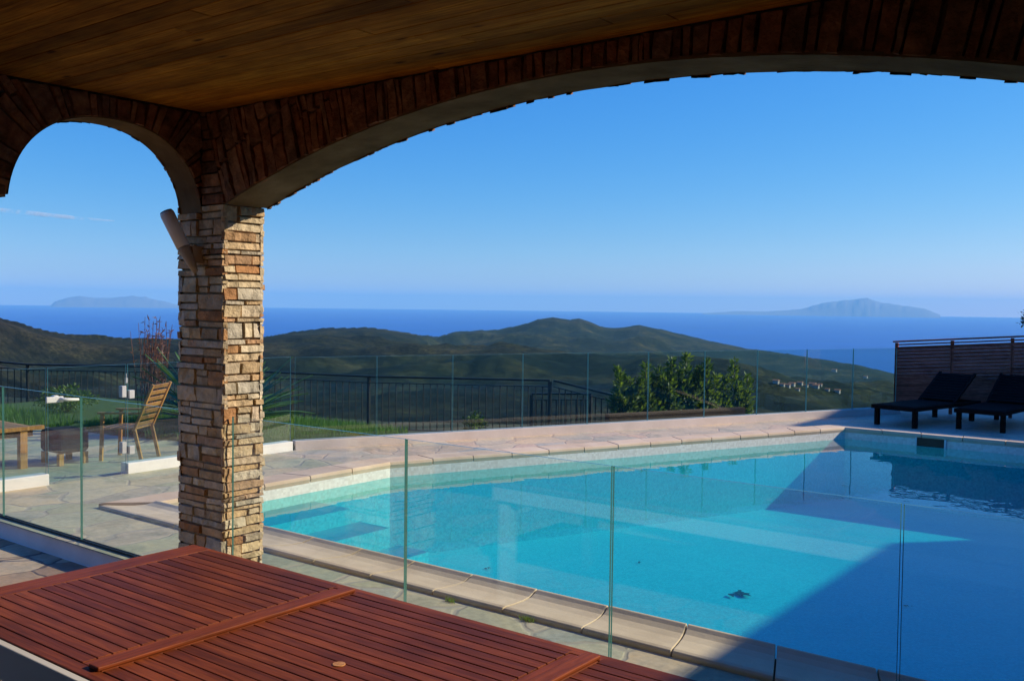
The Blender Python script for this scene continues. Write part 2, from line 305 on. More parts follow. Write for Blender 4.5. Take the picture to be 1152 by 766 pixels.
# ------------------------------------------------------------------ camera
F=1090.; W0=1152.; yaw=R(37.4); roll=.0125; p=math.atan((383-341.5)/F)
fw0=Vector((-math.sin(yaw),math.cos(yaw),0)); rt0=Vector((math.cos(yaw),math.sin(yaw),0))
fw=fw0*math.cos(p)-Vector((0,0,1))*math.sin(p); up0=fw0*math.sin(p)+Vector((0,0,1))*math.cos(p)
rt=rt0*math.cos(roll)+up0*math.sin(roll); up=up0*math.cos(roll)-rt0*math.sin(roll)
cam=bpy.data.cameras.new('camera'); cam.sensor_width=36; cam.lens=36*F/W0; cam.clip_start=.05; cam.clip_end=200000
co=bpy.data.objects.new('camera',cam); col.objects.link(co)
mw=Matrix((( rt.x,up.x,-fw.x,0),(rt.y,up.y,-fw.y,0),(rt.z,up.z,-fw.z,EYE),(0,0,0,1))); co.matrix_world=mw; scene.camera=co
# ------------------------------------------------------------------ light
SX,SY=1.20,1.35   # horizontal run of a sun ray per metre of height
sd=Vector((SX,SY,1)).normalized()
sun=bpy.data.lights.new('sun','SUN'); sun.energy=5.0; sun.angle=R(.7); sun.color=(1,.86,.64)
so=bpy.data.objects.new('sun',sun); so.rotation_euler=sd.to_track_quat('Z','Y').to_euler(); so.location=(30,30,40); col.objects.link(so)
w=bpy.data.worlds.new('World'); scene.world=w; w.use_nodes=True; nt=w.node_tree; bg=nt.nodes['Background']
sky=nt.nodes.new('ShaderNodeTexSky'); sky.sky_type='NISHITA'; sky.sun_disc=False
sky.sun_elevation=math.asin(sd.z); sky.sun_rotation=math.atan2(sd.x,sd.y); sky.altitude=160; sky.air_density=1.0; sky.dust_density=.15; sky.ozone_density=2.2
tc=nt.nodes.new('ShaderNodeTexCoord'); ad=nt.nodes.new('ShaderNodeVectorMath'); ad.operation='ADD'; ad.inputs[1].default_value=(0,0,.011)
L(nt,tc.outputs['Generated'],ad.inputs[0]); L(nt,ad.outputs[0],sky.inputs['Vector'])
hs=N(nt,'ShaderNodeHueSaturation',Saturation=1.15,Value=1.0,Hue=.51); L(nt,sky.outputs[0],hs.inputs['Color'])

sp=nt.nodes.new('ShaderNodeSeparateColor'); cb=nt.nodes.new('ShaderNodeCombineColor'); L(nt,hs.outputs[0],sp.inputs[0])
for i,(g_,k_) in enumerate(((1.6,.193),(.85,.917),(.4,3.16))):
    pw=nt.nodes.new('ShaderNodeMath'); pw.operation='POWER'; pw.inputs[1].default_value=g_; L(nt,sp.outputs[i],pw.inputs[0])
    ml=nt.nodes.new('ShaderNodeMath'); ml.operation='MULTIPLY'; ml.inputs[1].default_value=k_; L(nt,pw.outputs[0],ml.inputs[0]); L(nt,ml.outputs[0],cb.inputs[i])
L(nt,cb.outputs[0],bg.inputs['Color']); bg.inputs['Strength'].default_value=.108
vs=scene.view_settings; vs.view_transform='Standard'; vs.look='None'; vs.exposure=.35; vs.gamma=1; vs.use_curve_mapping=False
scene.display_settings.display_device='sRGB'
cy=scene.cycles; cy.max_bounces=12; cy.diffuse_bounces=4; cy.glossy_bounces=5; cy.transparent_max_bounces=24; cy.volume_bounces=1; cy.use_denoising=True; cy.caustics_reflective=False; cy.caustics_refractive=False
cy.sample_clamp_indirect=6
# ------------------------------------------------------------------ paving, lawn
CO=.32
pool=[(-7,4.45),(.6,4.45),(.6,13.33),(-4.41,13.33),(-7,7.12)]
fd=Vector((4.41-7,13.33-7.12)); 
def offset(poly,d):
    out=[]; n=len(poly)
    for i in range(n):
        p0,p1,p2=[Vector(poly[k%n]) for k in(i-1,i,i+1)]
        a=(p1-p0).normalized(); b=(p2-p1).normalized(); na=Vector((a.y,-a.x)); nb=Vector((b.y,-b.x))
        m_=(na+nb); m_/= (1+na.dot(nb)); out.append(tuple(p1+m_*d))
    return out
pout=offset(pool,CO)
FD=Vector((math.sin(R(24.35)),math.cos(R(24.35))))          # far fence direction
FA=Vector((-8.62,7.22)); 
def fpt(t): return FA+FD*t
KX=-8.6
Pe=fpt(9.75)
# near part and far part of the deck (joined along a line that carries a joint)
ymid=6.2
o=poly_sheet('paving',[(KX,3.42),(3,3.42),(3,24),(-4.6,24),tuple(Pe),(KX,7.2)],pout,0,M['pavingfar']); tag(o,kind='structure')
# greener slabs nearer the loggia lie as a second sheet, 4 mm proud
o=poly_sheet('path',[(KX+.002,3.425),(3,3.425),(3,pout[0][1]-.001),(pout[0][0]-.001,pout[0][1]-.001),(pout[0][0]-.001,7.0),(KX+.002,6.8)],None,.004,M['paving']); tag(o,kind='structure')
o=poly_sheet('terrace',[(-13,3.57),(KX-.002,3.57),(KX-.002,6.6),(-9.6,7.0),(-11,6.6),(-13,6.4)],None,-.02,M['paving']); tag(o,kind='structure')
o=poly_sheet('lawn',[(-16,-2),(-13,-2),(-13,6.4),(-11,6.6),(-9.6,7.0),(KX-.002,6.6),(KX-.002,7.25),(-8.1,8.35),(-9.2,9.0),(-11,9.4),(-16,9.0)],None,-.03,M['grass']); tag(o,kind='structure')
o=poly_sheet('lower_terrace',[(-26,-2),(-16.02,-2),(-16.02,9.02),(-11,9.42),(-9.2,9.02),(-8.1,8.37),(-5.3,14.3),(-3.9,17.6),(-5,18.5),(-8,16.2),(-13,13),(-18,11.5),(-26,9.5)],None,-.56,M['bank']); tag(o,kind='structure')
# retaining wall faces below lawn/deck
mb=MB(); edge=[(-16.02,-2),(-16.02,9.02),(-11,9.42),(-9.2,9.02),(-8.12,8.36),(-5.32,14.28),(-3.92,17.58)]
for a,b in zip(edge,edge[1:]): mb.quad([(*a,-.6),(*b,-.6),(*b,-.035),(*a,-.035)])
tag(mb.build('terrace_bank',M['mortar']),kind='structure')
# grass blades: nobody could count them
mb=MB()
def blades(xr,yr,n,test,z,h0,h1):
    k=0
    while k<n:
        x=random.uniform(*xr); y=random.uniform(*yr)
        if not test(x,y): k+=.2; continue
        h=random.uniform(h0,h1); a=random.uniform(0,6.28); wd=.004+h*.03; dx,dy=math.cos(a)*wd,math.sin(a)*wd; l=random.uniform(-.5,.5)*h
        mb.quad([(x-dx,y-dy,z),(x+dx,y+dy,z),(x+l*.5+dx*.2,y+l*.4,z+h)]); k+=1
blades((-12.5,-8.62),(6.6,9.2),26000,lambda x,y: y>6.75+.1*math.sin(x*9) and y<9.1+(x+9)*.02 and (x-(-8.6))<(y-7.2)*.42 , -.03,.05,.16)
blades((-15,-10.5),(2,7),9000,lambda x,y: x<-12.6+.2*math.sin(y*7),-.03,.06,.18)
tag(mb.build('grass',M['blade']),'short green lawn grass beyond the glass fence','grass',kind='stuff')
# ------------------------------------------------------------------ pool
pr=empty('swimming_pool',(-3.2,8.9,0),label='turquoise swimming pool with pale stone coping and white mosaic waterline',cat='swimming pool')
WZ=-.11; FZ=-.95
mb=MB(); mbw=MB()
n=len(pool)
for i in range(n):
    a=pool[i];b=pool[(i+1)%n]; mb.quad([(*a,-.24),(*b,-.24),(*b,-.005),(*a,-.005)]); mbw.quad([(*a,FZ-.02),(*b,FZ-.02),(*b,-.24),(*a,-.24)])
fix(mb.build('waterline_tiles',M['mosaic'],pr)); fix(mbw.build('pool_wall',M['liner'],pr))
mb=MB(); mb.quad([(x,y,FZ) for x,y in pool]); mb.build('pool_floor',M['liner'],pr)
# steps at the left end
steps=MB()
sx=[-6.999,-6.50,-6.18,-5.86]; sz=[-.14,-.26,-.40,FZ+.003]; ye=6.1
prevz=[-.20,-.33,-.5]
for k,(x0,x1,zt,zb) in enumerate(((-6.999,-6.5,-.20,-.34),(-6.5,-6.12,-.34,-.52),(-6.12,-5.75,-.52,FZ))):
    ys=ye+.12*k
    steps.quad([(x0,4.452,zt),(x1,4.452,zt),(x1,ys,zt),(x0,ys,zt)],0)
    steps.quad([(x1,4.452,zb),(x1,ys,zb),(x1,ys,zt),(x1,4.452,zt)],1)
    steps.quad([(x0,ys,zt),(x1,ys,zt),(x1,ys,FZ),(x0,ys,FZ)],0)
steps.build('pool_steps',[M['steptile'],M['liner']],pr)
# coping: near edge = moulded stones; other edges = terracotta bullnose
def coping(a,b,oa,ob,prof,seglen,name,m_,parent):
    """prof: list (t,z): t 0 at pool edge .. 1 outside"""
    a,b,oa,ob=[Vector(q) for q in(a,b,oa,ob)]; ln=(b-a).length; k=max(1,round(ln/seglen)); mb=MB()
    for i in range(k):
        g=.004/ln; s0=i/k+(g if i else 0); s1=(i+1)/k-(g if i<k-1 else 0); n0=len(mb.v); dz=random.uniform(-.002,.002); sk=random.uniform(-.01,.01)
        for s_ in(s0,s1):
            for t,z in prof:
                tt=t; p_=(a*(1-s_)+b*s_)*(1-tt)+(oa*(1-s_)+ob*s_)*tt; mb.v.append((p_.x,p_.y,z+dz))
        m2=len(prof)
        for j in range(m2): j2=(j+1)%m2; mb.f.append((n0+j,n0+j2,n0+m2+j2,n0+m2+j)); mb.m.append(0)
        mb.f.append(tuple(range(n0,n0+m2))[::-1]); mb.m.append(0); mb.f.append(tuple(range(n0+m2,n0+2*m2))); mb.m.append(0)
    o=fix(mb.build(name,m_,parent)); bevel(o,.004,2); return o
near=[(-.055,.012),(-.06,.045),(-.03,.062),(.02,.063),(.10,.048),(.22,.034),(.42,.028),(.70,.030),(.90,.034),(.97,.030),(1.0,.018),(1.0,-.02),(0.002,-.02),(-.04,-.008)]
flat=[(-.012,-.002),(-.03,.02),(-.012,.042),(.0,.05),(.9,.05),(1.0,.042),(1.0,-.02),(.002,-.02)]
for i in range(n):
    j=(i+1)%n
    if i==0: coping(pool[i],pool[j],pout[i],pout[j],near,.49,'pool_coping',M['coping'],pr)
    else: coping(pool[i],pool[j],pout[i],pout[j],flat,.49,'pool_coping',M['copingfar'],pr)
mb=MB(); mb.box(-3.46,-3.12,13.318,13.329,-.11,.0); sk=mb.build('skimmer_opening',M['black'],pr)
mb=MB(); 
mb.box(-3.48,-3.46,13.30,13.328,-.13,.0);mb.box(-3.12,-3.10,13.30,13.328,-.13,.0);mb.box(-3.46,-3.12,13.30,13.328,-.13,-.11); mb.build('skimmer_frame',M['white'],pr)
mb=MB(); mb.box(-3.40,-3.15,13.66,13.86,.0,.012); bevel(mb.build('skimmer_lid',M['black'],pr),.003)
mb=MB(); mb.quad([(x,y,WZ) for x,y in offset(pool,-.001)]); o=mb.build('pool_water',M['water']); tag(o,kind='structure')
# leaf debris on the floor
for (x,y,sc_,lab) in ((-3.67,8.25,.17,'dark clump of wet leaves lying on the sunny pool floor'),(-5.95,7.45,.07,'tiny dark leaf scrap on the pool floor near the steps'),(-2.35,8.9,.06,'tiny dark leaf scrap on the shaded pool floor'),(-4.9,8.6,.06,'tiny dark leaf scrap in the middle of the pool floor'),(-2.95,6.2,.05,'tiny dark leaf scrap on the pool floor close to the near coping')):
    mb=MB()
    for k in range(9 if sc_>.1 else 3):
        a=random.uniform(0,6.28); r_=random.uniform(.1,1)*sc_*.6; cx_,cy_=x+r_*math.cos(a),y+r_*math.sin(a); t=random.uniform(0,6.28); l=random.uniform(.4,.8)*sc_; wd=l*.28
        d=Vector((math.cos(t),math.sin(t))); s_=Vector((-d.y,d.x)); z=FZ+.006+k*.002
        pts=[Vector((cx_,cy_))-d*l*.5,Vector((cx_,cy_))+s_*wd,Vector((cx_,cy_))+d*l*.5,Vector((cx_,cy_))-s_*wd]
        mb.quad([(q.x,q.y,z+ (.01 if i%2 else 0)) for i,q in enumerate(pts)])
    tag(mb.build('leaf_clump',M['debris']),lab,'leaves','leaf scraps on the pool floor')
# weed tufts in the joint beside the coping
for (x,y,lab) in ((-3.02,4.11,'small green weed tuft at the coping foot just left of the middle glass joint'),(-3.55,4.10,'tiny weed tuft at the coping foot between the two nearest glass joints')):
    mb=MB()
    for k in range(60 if x>-3.2 else 30):
        a=random.uniform(0,6.28); h=random.uniform(.012,.035); r_=random.uniform(0,.03); px,py=x+r_*1.6*math.cos(a),y+r_*.5*math.sin(a)
        mb.quad([(px-.003,py,.004),(px+.003,py,.004),(px+random.uniform(-.02,.02),py+random.uniform(-.015,.015),.004+h)])
    tag(mb.build('weed_tuft',M['blade']),lab,'weed')
# ------------------------------------------------------------------ loggia (house)
YI=3.45; YO=3.75; XI=-4.958; XO=-5.173; ZC=2.785; ZS=2.245
PX0,PX1=-5.205,-4.745
hs_=empty('house',(-2.3,1,-.12),label='rustic stone loggia with boarded ceiling and arches framing the view',cat='house')
o=poly_sheet('loggia_floor',[(-13,-6),(4,-6),(4,3.43),(-13,3.43)],None,-.12,M['floor']); tag(o,kind='structure')
# sloping kerb under the near glass
mb=MB()
prof=[(3.415,-.121),(3.42,-.115),(3.445,-.01),(3.455,.003),(3.56,.004),(3.56,-.12)]
for i in range(len(prof)-1):
    (y0,z0),(y1,z1)=prof[i],prof[i+1]; mb.quad([(-13,y0,z0),(3,y0,z0),(3,y1,z1),(-13,y1,z1)])
M['kerbnear']=noisy('pale lilac screed',[(.3,(.70,.56,.50)),(.7,(.80,.66,.60))],3,rough=.9,bs=.2,bscale=50,spec=.05)
tag(fix(mb.build('kerb',M['kerbnear'])),kind='structure')
# pillar
def pillar(x0,x1,y0,y1,z0,z1,name):
    core=MB(); core.box(x0+.02,x1-.02,y0+.02,y1-.02,z0,z1); core_o=core
    mb=MB()
    faces=[((x0,y0,0),(1,0,0),(0,-1,0),x1-x0),((x1,y0,0),(0,1,0),(1,0,0),y1-y0),((x1,y1,0),(-1,0,0),(0,1,0),x1-x0),((x0,y1,0),(0,-1,0),(-1,0,0),y1-y0)]
    for O,U,Nn,wd in faces:
        off=Vector(Nn)*-.022; z=z0
        while z<z1-.02:
            h=random.choice((.026,.034,.042,.05,.06,.075,.10)); h=min(h,z1-z)
            if z1-z-h<.03: h=z1-z
            u=0.; 
            while u<wd-.01:
                l=min(random.uniform(.06,.27)*(1.15 if h<.07 else .85),wd-u)
                if wd-u-l<.06: l=wd-u
                if h>.085 and random.random()<.45 and l>.1:
                    s1=random.uniform(.35,.65)*h
                    mb.stone(Vector(O)+off,U,(0,0,1),Nn,[(u+.001,z+.002),(u+l-.001,z+.002),(u+l-.001,z+s1-.002),(u+.001,z+s1-.002)],random.uniform(.018,.034))
                    mb.stone(Vector(O)+off,U,(0,0,1),Nn,[(u+.001,z+s1+.002),(u+l-.001,z+s1+.002),(u+l-.001,z+h-.002),(u+.001,z+h-.002)],random.uniform(.018,.034))
                else:
                    k=random.uniform(-.01,.01)
                    mb.stone(Vector(O)+off,U,(0,0,1),Nn,[(u+.001,z+.002),(u+l-.001,z+.002+k*.3),(u+l-.001,z+h-.002),(u+.001,z+h-.002-k*.3)],random.uniform(.018,.036))
                u+=l
            z+=h
    mb2=MB(); mb2.v=mb.v; mb2.f=mb.f; mb2.m=mb.m
    n0=len(mb2.v); mb2.v+=core.v; mb2.f+=[tuple(i+n0 for i in f) for f in core.f]; mb2.m+=[1]*len(core.f)
    return mb2.build(name,[M['stone'],M['mortarpale']],hs_)
tag(pillar(PX0,PX1,YI,YO-.01,-.12,ZS,'stone_pillar'),'sunlit pillar of dry laid tan stone')
pillar(PX0,PX1,1.70,2.16,-.12,2.19,'stone_pillar')
pillar(.13,.6,YI,YO-.01,-.12,ZS,'stone_pillar')
# wide arch: circle
AR=7.02; AC=Vector((-2.3,2.67-7.02)); th0=math.asin(2.42/AR)
def arc(t,r=AR): return Vector((AC.x+r*math.sin(t),AC.y+r*math.cos(t)))
mb=MB()
O=(0,YI,0);U=(1,0,0);V=(0,0,1);Nn=(0,-1,0)
def arch_stones(mb,O,U,V,Nn,samples,normals,ztop,lo=.07,umin=None,umax=None,dmin=.02,dmax=.04,low=0.):
    # samples: list of arc points; walk along
    i=0; acc=[0]
    for a,b in zip(samples,samples[1:]): acc.append(acc[-1]+(b-a).length)
    tot=acc[-1]
    def at(s):
        for k in range(len(acc)-1):
            if acc[k+1]>=s: 
                t=(s-acc[k])/(acc[k+1]-acc[k]); return samples[k].lerp(samples[k+1],t),normals[k].lerp(normals[k+1],t).normalized()
        return samples[-1],normals[-1]
    s=0
    while s<tot-.005:
        wd=random.choice((.025,.035,.045,.06,.075,.095))*random.uniform(.85,1.15)
        if tot-s-wd<.03: wd=tot-s
        p0,n0=at(s+.0008); p1,n1=at(min(tot,s+wd-.0008))
        jit=Vector((random.uniform(-.03,.03),0)); n0=(n0+jit*.6).normalized(); n1=(n1+jit*.6).normalized()
        def lim(p,nn,Lx):
            l=Lx
            if nn.y>1e-3: l=min(l,(ztop-p.y)/nn.y)
            if umin is not None and nn.x<0: l=min(l,(umin-p.x)/nn.x)
            if umax is not None and nn.x>0: l=min(l,(umax-p.x)/nn.x)
            return max(l,.0)
        Ls=[random.uniform(.20,.34)]
        if Ls[0]>0:
            a0,a1=0.,0.
            for lev in range(6):
                L0=Ls[0] if lev==0 else a0+random.uniform(.10,.26)
                b0=lim(p0,n0,L0); b1=lim(p1,n1,L0+random.uniform(-.015,.015))
                if lim(p0,n0,9)-b0<.05: b0=lim(p0,n0,9); b1=lim(p1,n1,9)
                if b0-a0<.012 or b1-a1<.012: break
                lowp=-low*random.random() if lev==0 else .002
                q=[p0+n0*(a0+lowp),p1+n1*(a1+lowp),p1+n1*(b1-.002),p0+n0*(b0-.002)]
                mb.stone(O,U,V,Nn,[(v_.x,v_.y) for v_ in q],random.uniform(dmin,dmax),cell=.04)
                a0,a1=b0,b1
        s+=wd
ts=[-th0+2*th0*k/60 for k in range(61)]
smp=[arc(t) for t in ts]; nrm=[Vector((math.sin(t),math.cos(t))) for t in ts]
arch_stones(mb,(0,YI+.008,0),U,V,Nn,smp,nrm,ZC,umin=-4.953,dmin=.015,dmax=.032)
# corner stack between left wall and first voussoir
z=ZS
while z<ZC-.01:
    h=min(random.uniform(.035,.085),ZC-z); 
    if ZC-z-h<.02: h=ZC-z
    xr=lambda zz: -4.722-(zz-2.25)*.364
    if xr(z)>-4.935: mb.stone((0,YI+.008,0),U,V,Nn,[(-4.953,z+.002),(xr(z)-.004,z+.002),(max(xr(z+h),-4.948)-.004+.006,z+h-.002),(-4.953,z+h-.002)],random.uniform(.015,.03))
    z+=h
# outer face stones hanging slightly below the soffit
arch_stones(mb,(0,YO-.008,0),(1,0,0),V,(0,1,0),smp,nrm,2.95,umin=-5.2,dmin=.012,dmax=.035,low=.016)
# right spandrel + core
core=MB(); yb0,yb1=YI+.012,YO-.012
for k in range(60):
    a,b=smp[k],smp[k+1]
    core.quad([(a.x,yb0,a.y+.006),(b.x,yb0,b.y+.006),(b.x,yb0,2.9),(a.x,yb0,2.9)]); core.quad([(b.x,yb1,b.y+.006),(a.x,yb1,a.y+.006),(a.x,yb1,2.9),(b.x,yb1,2.9)])
core.box(-4.95,-4.722,yb0,yb1,ZS,2.9); core.box(.122,3.2,yb0,yb1,ZS,2.9); core.box(-5.17,-4.95,yb0,yb1,ZS,2.9)
n0=len(mb.v); mb.v+=core.v; mb.f+=[tuple(i+n0 for i in f) for f in core.f]; mb.m+=[1]*len(core.f)
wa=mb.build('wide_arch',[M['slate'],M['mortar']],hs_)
sf=MB()
for k in range(60):
    a,b=smp[k],smp[k+1]
    for y0,y1 in((YI-.006,YI+.05),(YI+.05,YI+.15),(YI+.15,YO+.002)):
        def zz(p_,y): return p_.y+noise.noise(Vector((p_.x*6,y*6,3)))*.004
        sf.quad([(a.x,y0,zz(a,y0)),(a.x,y1,zz(a,y1)),(b.x,y1,zz(b,y1)),(b.x,y0,zz(b,y0))])
for k in range(60):
    a,b=smp[k],smp[k+1]; sf.quad([(a.x,YI-.006,a.y-.001),(b.x,YI-.006,b.y-.001),(b.x,YI-.006,b.y+.014),(a.x,YI-.006,a.y+.014)])
sf.build('arch_soffit',M['soffit'],wa,smooth=True)
# side arch
mb=MB(); yc,ha,zb,hr=2.885,.565,2.10,.562
sm2=[];nr2=[]
K=44
for k in range(K+1):
    t=math.pi*(1-k/K); c_,s_=math.cos(t),math.sin(t); e=2/2.3
    y=yc+ha*math.copysign(abs(c_)**e,c_); z=zb+hr*abs(s_)**e; sm2.append(Vector((y,z)))
sm2=[q for q in sm2 if q.y>2.19 ]
for k,q in enumerate(sm2):
    a=sm2[max(k-1,0)]; b=sm2[min(k+1,len(sm2)-1)]; d=(b-a).normalized(); nr2.append(Vector((-d.y,d.x)))
arch_stones(mb,(XI-.008,0,0),(0,1,0),V,(1,0,0),sm2,nr2,ZC,umin=1.0,umax=3.443,dmin=.015,dmax=.032)
arch_stones(mb,(XO+.008,0,0),(0,1,0),V,(-1,0,0),sm2,nr2,2.95,umin=1.0,umax=3.6,dmin=.012,dmax=.03,low=.012)
xb0,xb1=XO+.012,XI-.012
for a,b in zip(sm2,sm2[1:]):
    mb.quad([(xb1,a.x,a.y+.005),(xb1,b.x,b.y+.005),(xb1,b.x,2.9),(xb1,a.x,2.9)],1); mb.quad([(xb0,b.x,b.y+.005),(xb0,a.x,a.y+.005),(xb0,a.x,2.9),(xb0,b.x,2.9)],1)
mb.box(xb0,xb1,-2.6,sm2[0].x-.005,2.19,2.9,1)
# stones on the stub left of the arch
z=2.19
while z<ZC-.01:
    h=min(random.uniform(.05,.1),ZC-z); y=1.6
    while y<sm2[0].x-.02:
        l=min(random.uniform(.1,.25),sm2[0].x-.01-y); 
        if l<.03: break
        if z<2.35: mb.stone((XI-.008,0,0),(0,1,0),V,(1,0,0),[(y+.002,z+.002),(y+l-.002,z+.002),(y+l-.002,z+h-.002),(y+.002,z+h-.002)],random.uniform(.015,.03))
        y+=l
    z+=h
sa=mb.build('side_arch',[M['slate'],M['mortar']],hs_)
sf=MB()
for a,b in zip(sm2,sm2[1:]):
    for x0,x1 in((XO-.002,XO+.1),(XO+.1,XI+.006)): sf.quad([(x0,a.x,a.y),(x1,a.x,a.y),(x1,b.x,b.y),(x0,b.x,b.y)])
    sf.quad([(XI+.006,a.x,a.y-.001),(XI+.006,b.x,b.y-.001),(XI+.006,b.x+0*.01,b.y+.012),(XI+.006,a.x,a.y+.012)])
sf.build('arch_soffit',M['soffit'],sa,smooth=True)
# ceiling boards along X
mb=MB(); y=-2.55
while y<YI-.02:
    wd=.108; x=-4.94+random.uniform(-2.2,0)
    while x<3.2:
        l=random.uniform(2.2,4.2); a=max(x,-4.94); b=min(x+l,3.2)
        if b-a>.02: dz=random.uniform(0,.002); mb.box(a+.001,b-.001,y+.001,min(y+wd-.001,YI-.001),ZC+dz,ZC+.02)
        x+=l
    y+=wd
cl=mb.build('ceiling',M['pine'],hs_); bevel(cl,.003,1)
mb=MB(); mb.box(-5.5,3.4,-3.0,4.0,2.96,3.1); 
rf=mb.build('roof',M['rooftile'],hs_)
mb=MB(); mb.box(-4.94,3.2,-2.6,YI-.002,2.81,2.95); mb.build('roof_deck',M['mortar'],hs_)
mb=MB(); mb.box(-4.95,3.19,-1.7,-1.42,-.12,2.80); bw=mb.build('back_wall',M['plaster'],hs_)
d=MB(); d.box(-1.0,.8,-1.419,-1.39,-.1,2.1); dd=d.build('french_window',M['blackcloth'],bw)
mb=MB(); mb.box(3.2,3.5,-2.6,3.4,-.12,2.94); mb.build('end_wall',M['plaster'],hs_)
# wing of the house to the right, out of the picture, throws the shade over the pool
WX=-2.04+3.5*SX
mb=MB(); mb.box(WX,WX+6,3.8,17.2,-.12,3.5); 
wg=mb.build('wing_wall',M['plaster'],hs_)
# ------------------------------------------------------------------ unseen block off to the right, added to shade the far deck
nb=empty('shade_block',(3,21,0),label='unseen plastered block added beyond the deck to shade its right end',cat='shade blocker')
mb=MB(); mb.box(-.10,8,13.42+4.2*SY,36,0,4.1); mb.build('wall',M['plaster'],nb); mb=MB(); mb.box(-.15,8.1,13.40+4.2*SY,36.1,4.1,4.22); mb.build('roof',M['rooftile'],nb)
# ------------------------------------------------------------------ dining table
TX0=-3.62; TX1=-.47; TY0=1.41; TY1=2.48; TZ=.63
tb=empty('dining_table',((TX0+TX1)/2,(TY0+TY1)/2,-.12),label='red oiled slatted hardwood dining table with grey apron beside the stone pillar',cat='table')
joints=[TX0,TX0+.12]; rails=[-2.625,-1.57,]
panels=[(TX0+.125,-2.68),(-2.57,-1.625),(-1.515,-.60)]
for (a,b) in panels:
    mb=MB(); y=TY0+.052; pitch=.0475
    while y<TY1-.06:
        mb.box(a,b,y,y+pitch-.0044,TZ-.022,TZ+random.uniform(-.0006,.0006)); y+=pitch
    bevel(mb.build('slat_panel',M['teak'],tb),.0018,2)
for x in(TX0,TX1-.12): mb=MB(); mb.box(x,x+.12,TY0,TY1,TZ-.03,TZ); bevel(mb.build('end_board',M['teakY'],tb),.003)
mb=MB(); mb.box(TX0+.122,TX1-.122,TY0,TY0+.048,TZ-.03,TZ-.0005); mb.box(TX0+.122,TX1-.122,TY1-.048,TY1,TZ-.03,TZ-.0005); bevel(mb.build('side_board',M['teak'],tb),.003)
for x in rails: mb=MB(); mb.box(x-.052,x+.052,TY0+.05,TY1-.05,TZ-.03,TZ-.001); bevel(mb.build('cross_board',M['teakY'],tb),.003)
for x in rails:
    mb=MB(); mb.box(x-.002,x+.050,TY0+.04,TY1-.035,TZ,TZ+.012); bevel(mb.build('raised_rail',M['teakY'],tb),.003)
mb=MB(); mb.tube([(-2.09,1.92,TZ-.01),(-2.09,1.92,TZ+.003)],.019,24); bevel(mb.build('parasol_hole_cap',M['chairwood'],tb),.001)
mb=MB(); 
mb.box(TX0-.005,TX1+.005,TY0-.026,TY0-.001,TZ-.115,TZ-.004); mb.box(TX0+.02,TX1-.02,TY1-.04,TY1-.015,TZ-.12,TZ-.031); mb.box(TX0+.02,TX0+.045,TY0+.02,TY1-.041,TZ-.12,TZ-.031); mb.box(TX1-.045,TX1-.02,TY0+.02,TY1-.041,TZ-.12,TZ-.031)
bevel(mb.build('apron',M['grey'],tb),.003)
for x in(TX0+.08,TX1-.08):
    for y in(TY0+.06,TY1-.09):
        mb=MB(); mb.box(x-.04,x+.04,y-.04,y+.04,-.12,TZ-.031); bevel(mb.build('leg',M['grey'],tb),.004)
# ------------------------------------------------------------------ glass fences
def pane(a,b,z0,z1,parent,m_,th=.012,name='glass_pane'):
    mb=MB(); a=Vector((*a,0)); b=Vector((*b,0)); d=(b-a).normalized(); s_=Vector((-d.y,d.x,0))*th/2
    v=[a-s_,b-s_,b+s_,a+s_]; n0=0; mb.v=[(q.x,q.y,z) for z in(z0,z1) for q in v]
    for f,m2 in(((3,2,1,0),1),((4,5,6,7),1),((0,1,5,4),0),((1,2,6,5),1),((2,3,7,6),0),((3,0,4,7),1)): mb.f.append(f); mb.m.append(m2)
    return mb.build(name,[m_,M['edgefar'] if m_ is M['glassfar'] else M['edge']],parent)
YF=3.5
gf=empty('glass_fence',(-2.3,YF,.0),label='frameless glass balustrade along the pool right of the stone pillar',cat='glass fence')
xs=[-4.73,-3.33,-2.13,-.95,.12]
for a,b in zip(xs,xs[1:]): pane((a+.005,YF),(b-.005,YF),.012,1.01,gf,M['glass'])
mb=MB(); mb.box(-4.70,.12,YF-.02,YF-.008,.005,.05); mb.box(-4.70,.12,YF+.008,YF+.02,.005,.05); mb.build('base_channel',M['steel'],gf)
gl=empty('glass_fence',(-8,YF,0),label='frameless glass balustrade standing on the kerb left of the stone pillar',cat='glass fence')
xs=[-5.235,-6.42,-7.56,-8.55,-9.6,-10.7]
for a,b in zip(xs,xs[1:]): pane((b+.005,YF),(a-.005,YF),.012,1.01,gl,M['glass'])
mb=MB(); mb.box(-10.7,-5.235,YF-.016,YF-.008,.005,.02); mb.box(-10.7,-5.235,YF+.008,YF+.016,.005,.02); mb.build('base_channel',M['black'],gl)
# fence line with the gate
g2=empty('glass_fence',(KX,5.8,0),label='glass balustrade on low white kerbs either side of the gate',cat='glass fence')
for a,b in((3.56,4.36),(5.15,6.1),(6.1,7.15)): pane((KX,a+.005),(KX,b-.005),.10,1.06,g2,M['glassfar'])
for y0,y1 in((3.58,4.37),(5.14,7.16)):
    mb=MB(); mb.box(KX-.10,KX+.03,y0,y1,-.02,.105); bevel(mb.build('kerb',M['white'],g2),.006)
gt=empty('glass_gate',(KX,4.75,0),label='clear glass gate with white lever handle in the low fence',cat='gate')
pane((KX,4.375),(KX,5.135),.03,1.06,gt,M['glassfar'],name='gate_pane')
mb=MB(); 
mb.tube([(KX-.03,4.44,.775),(KX+.03,4.44,.775)],.036,20); mb.box(KX+.02,KX+.045,4.34,4.50,.745,.80)
h=bevel(mb.build('handle_plate',M['white'],gt),.008,3)
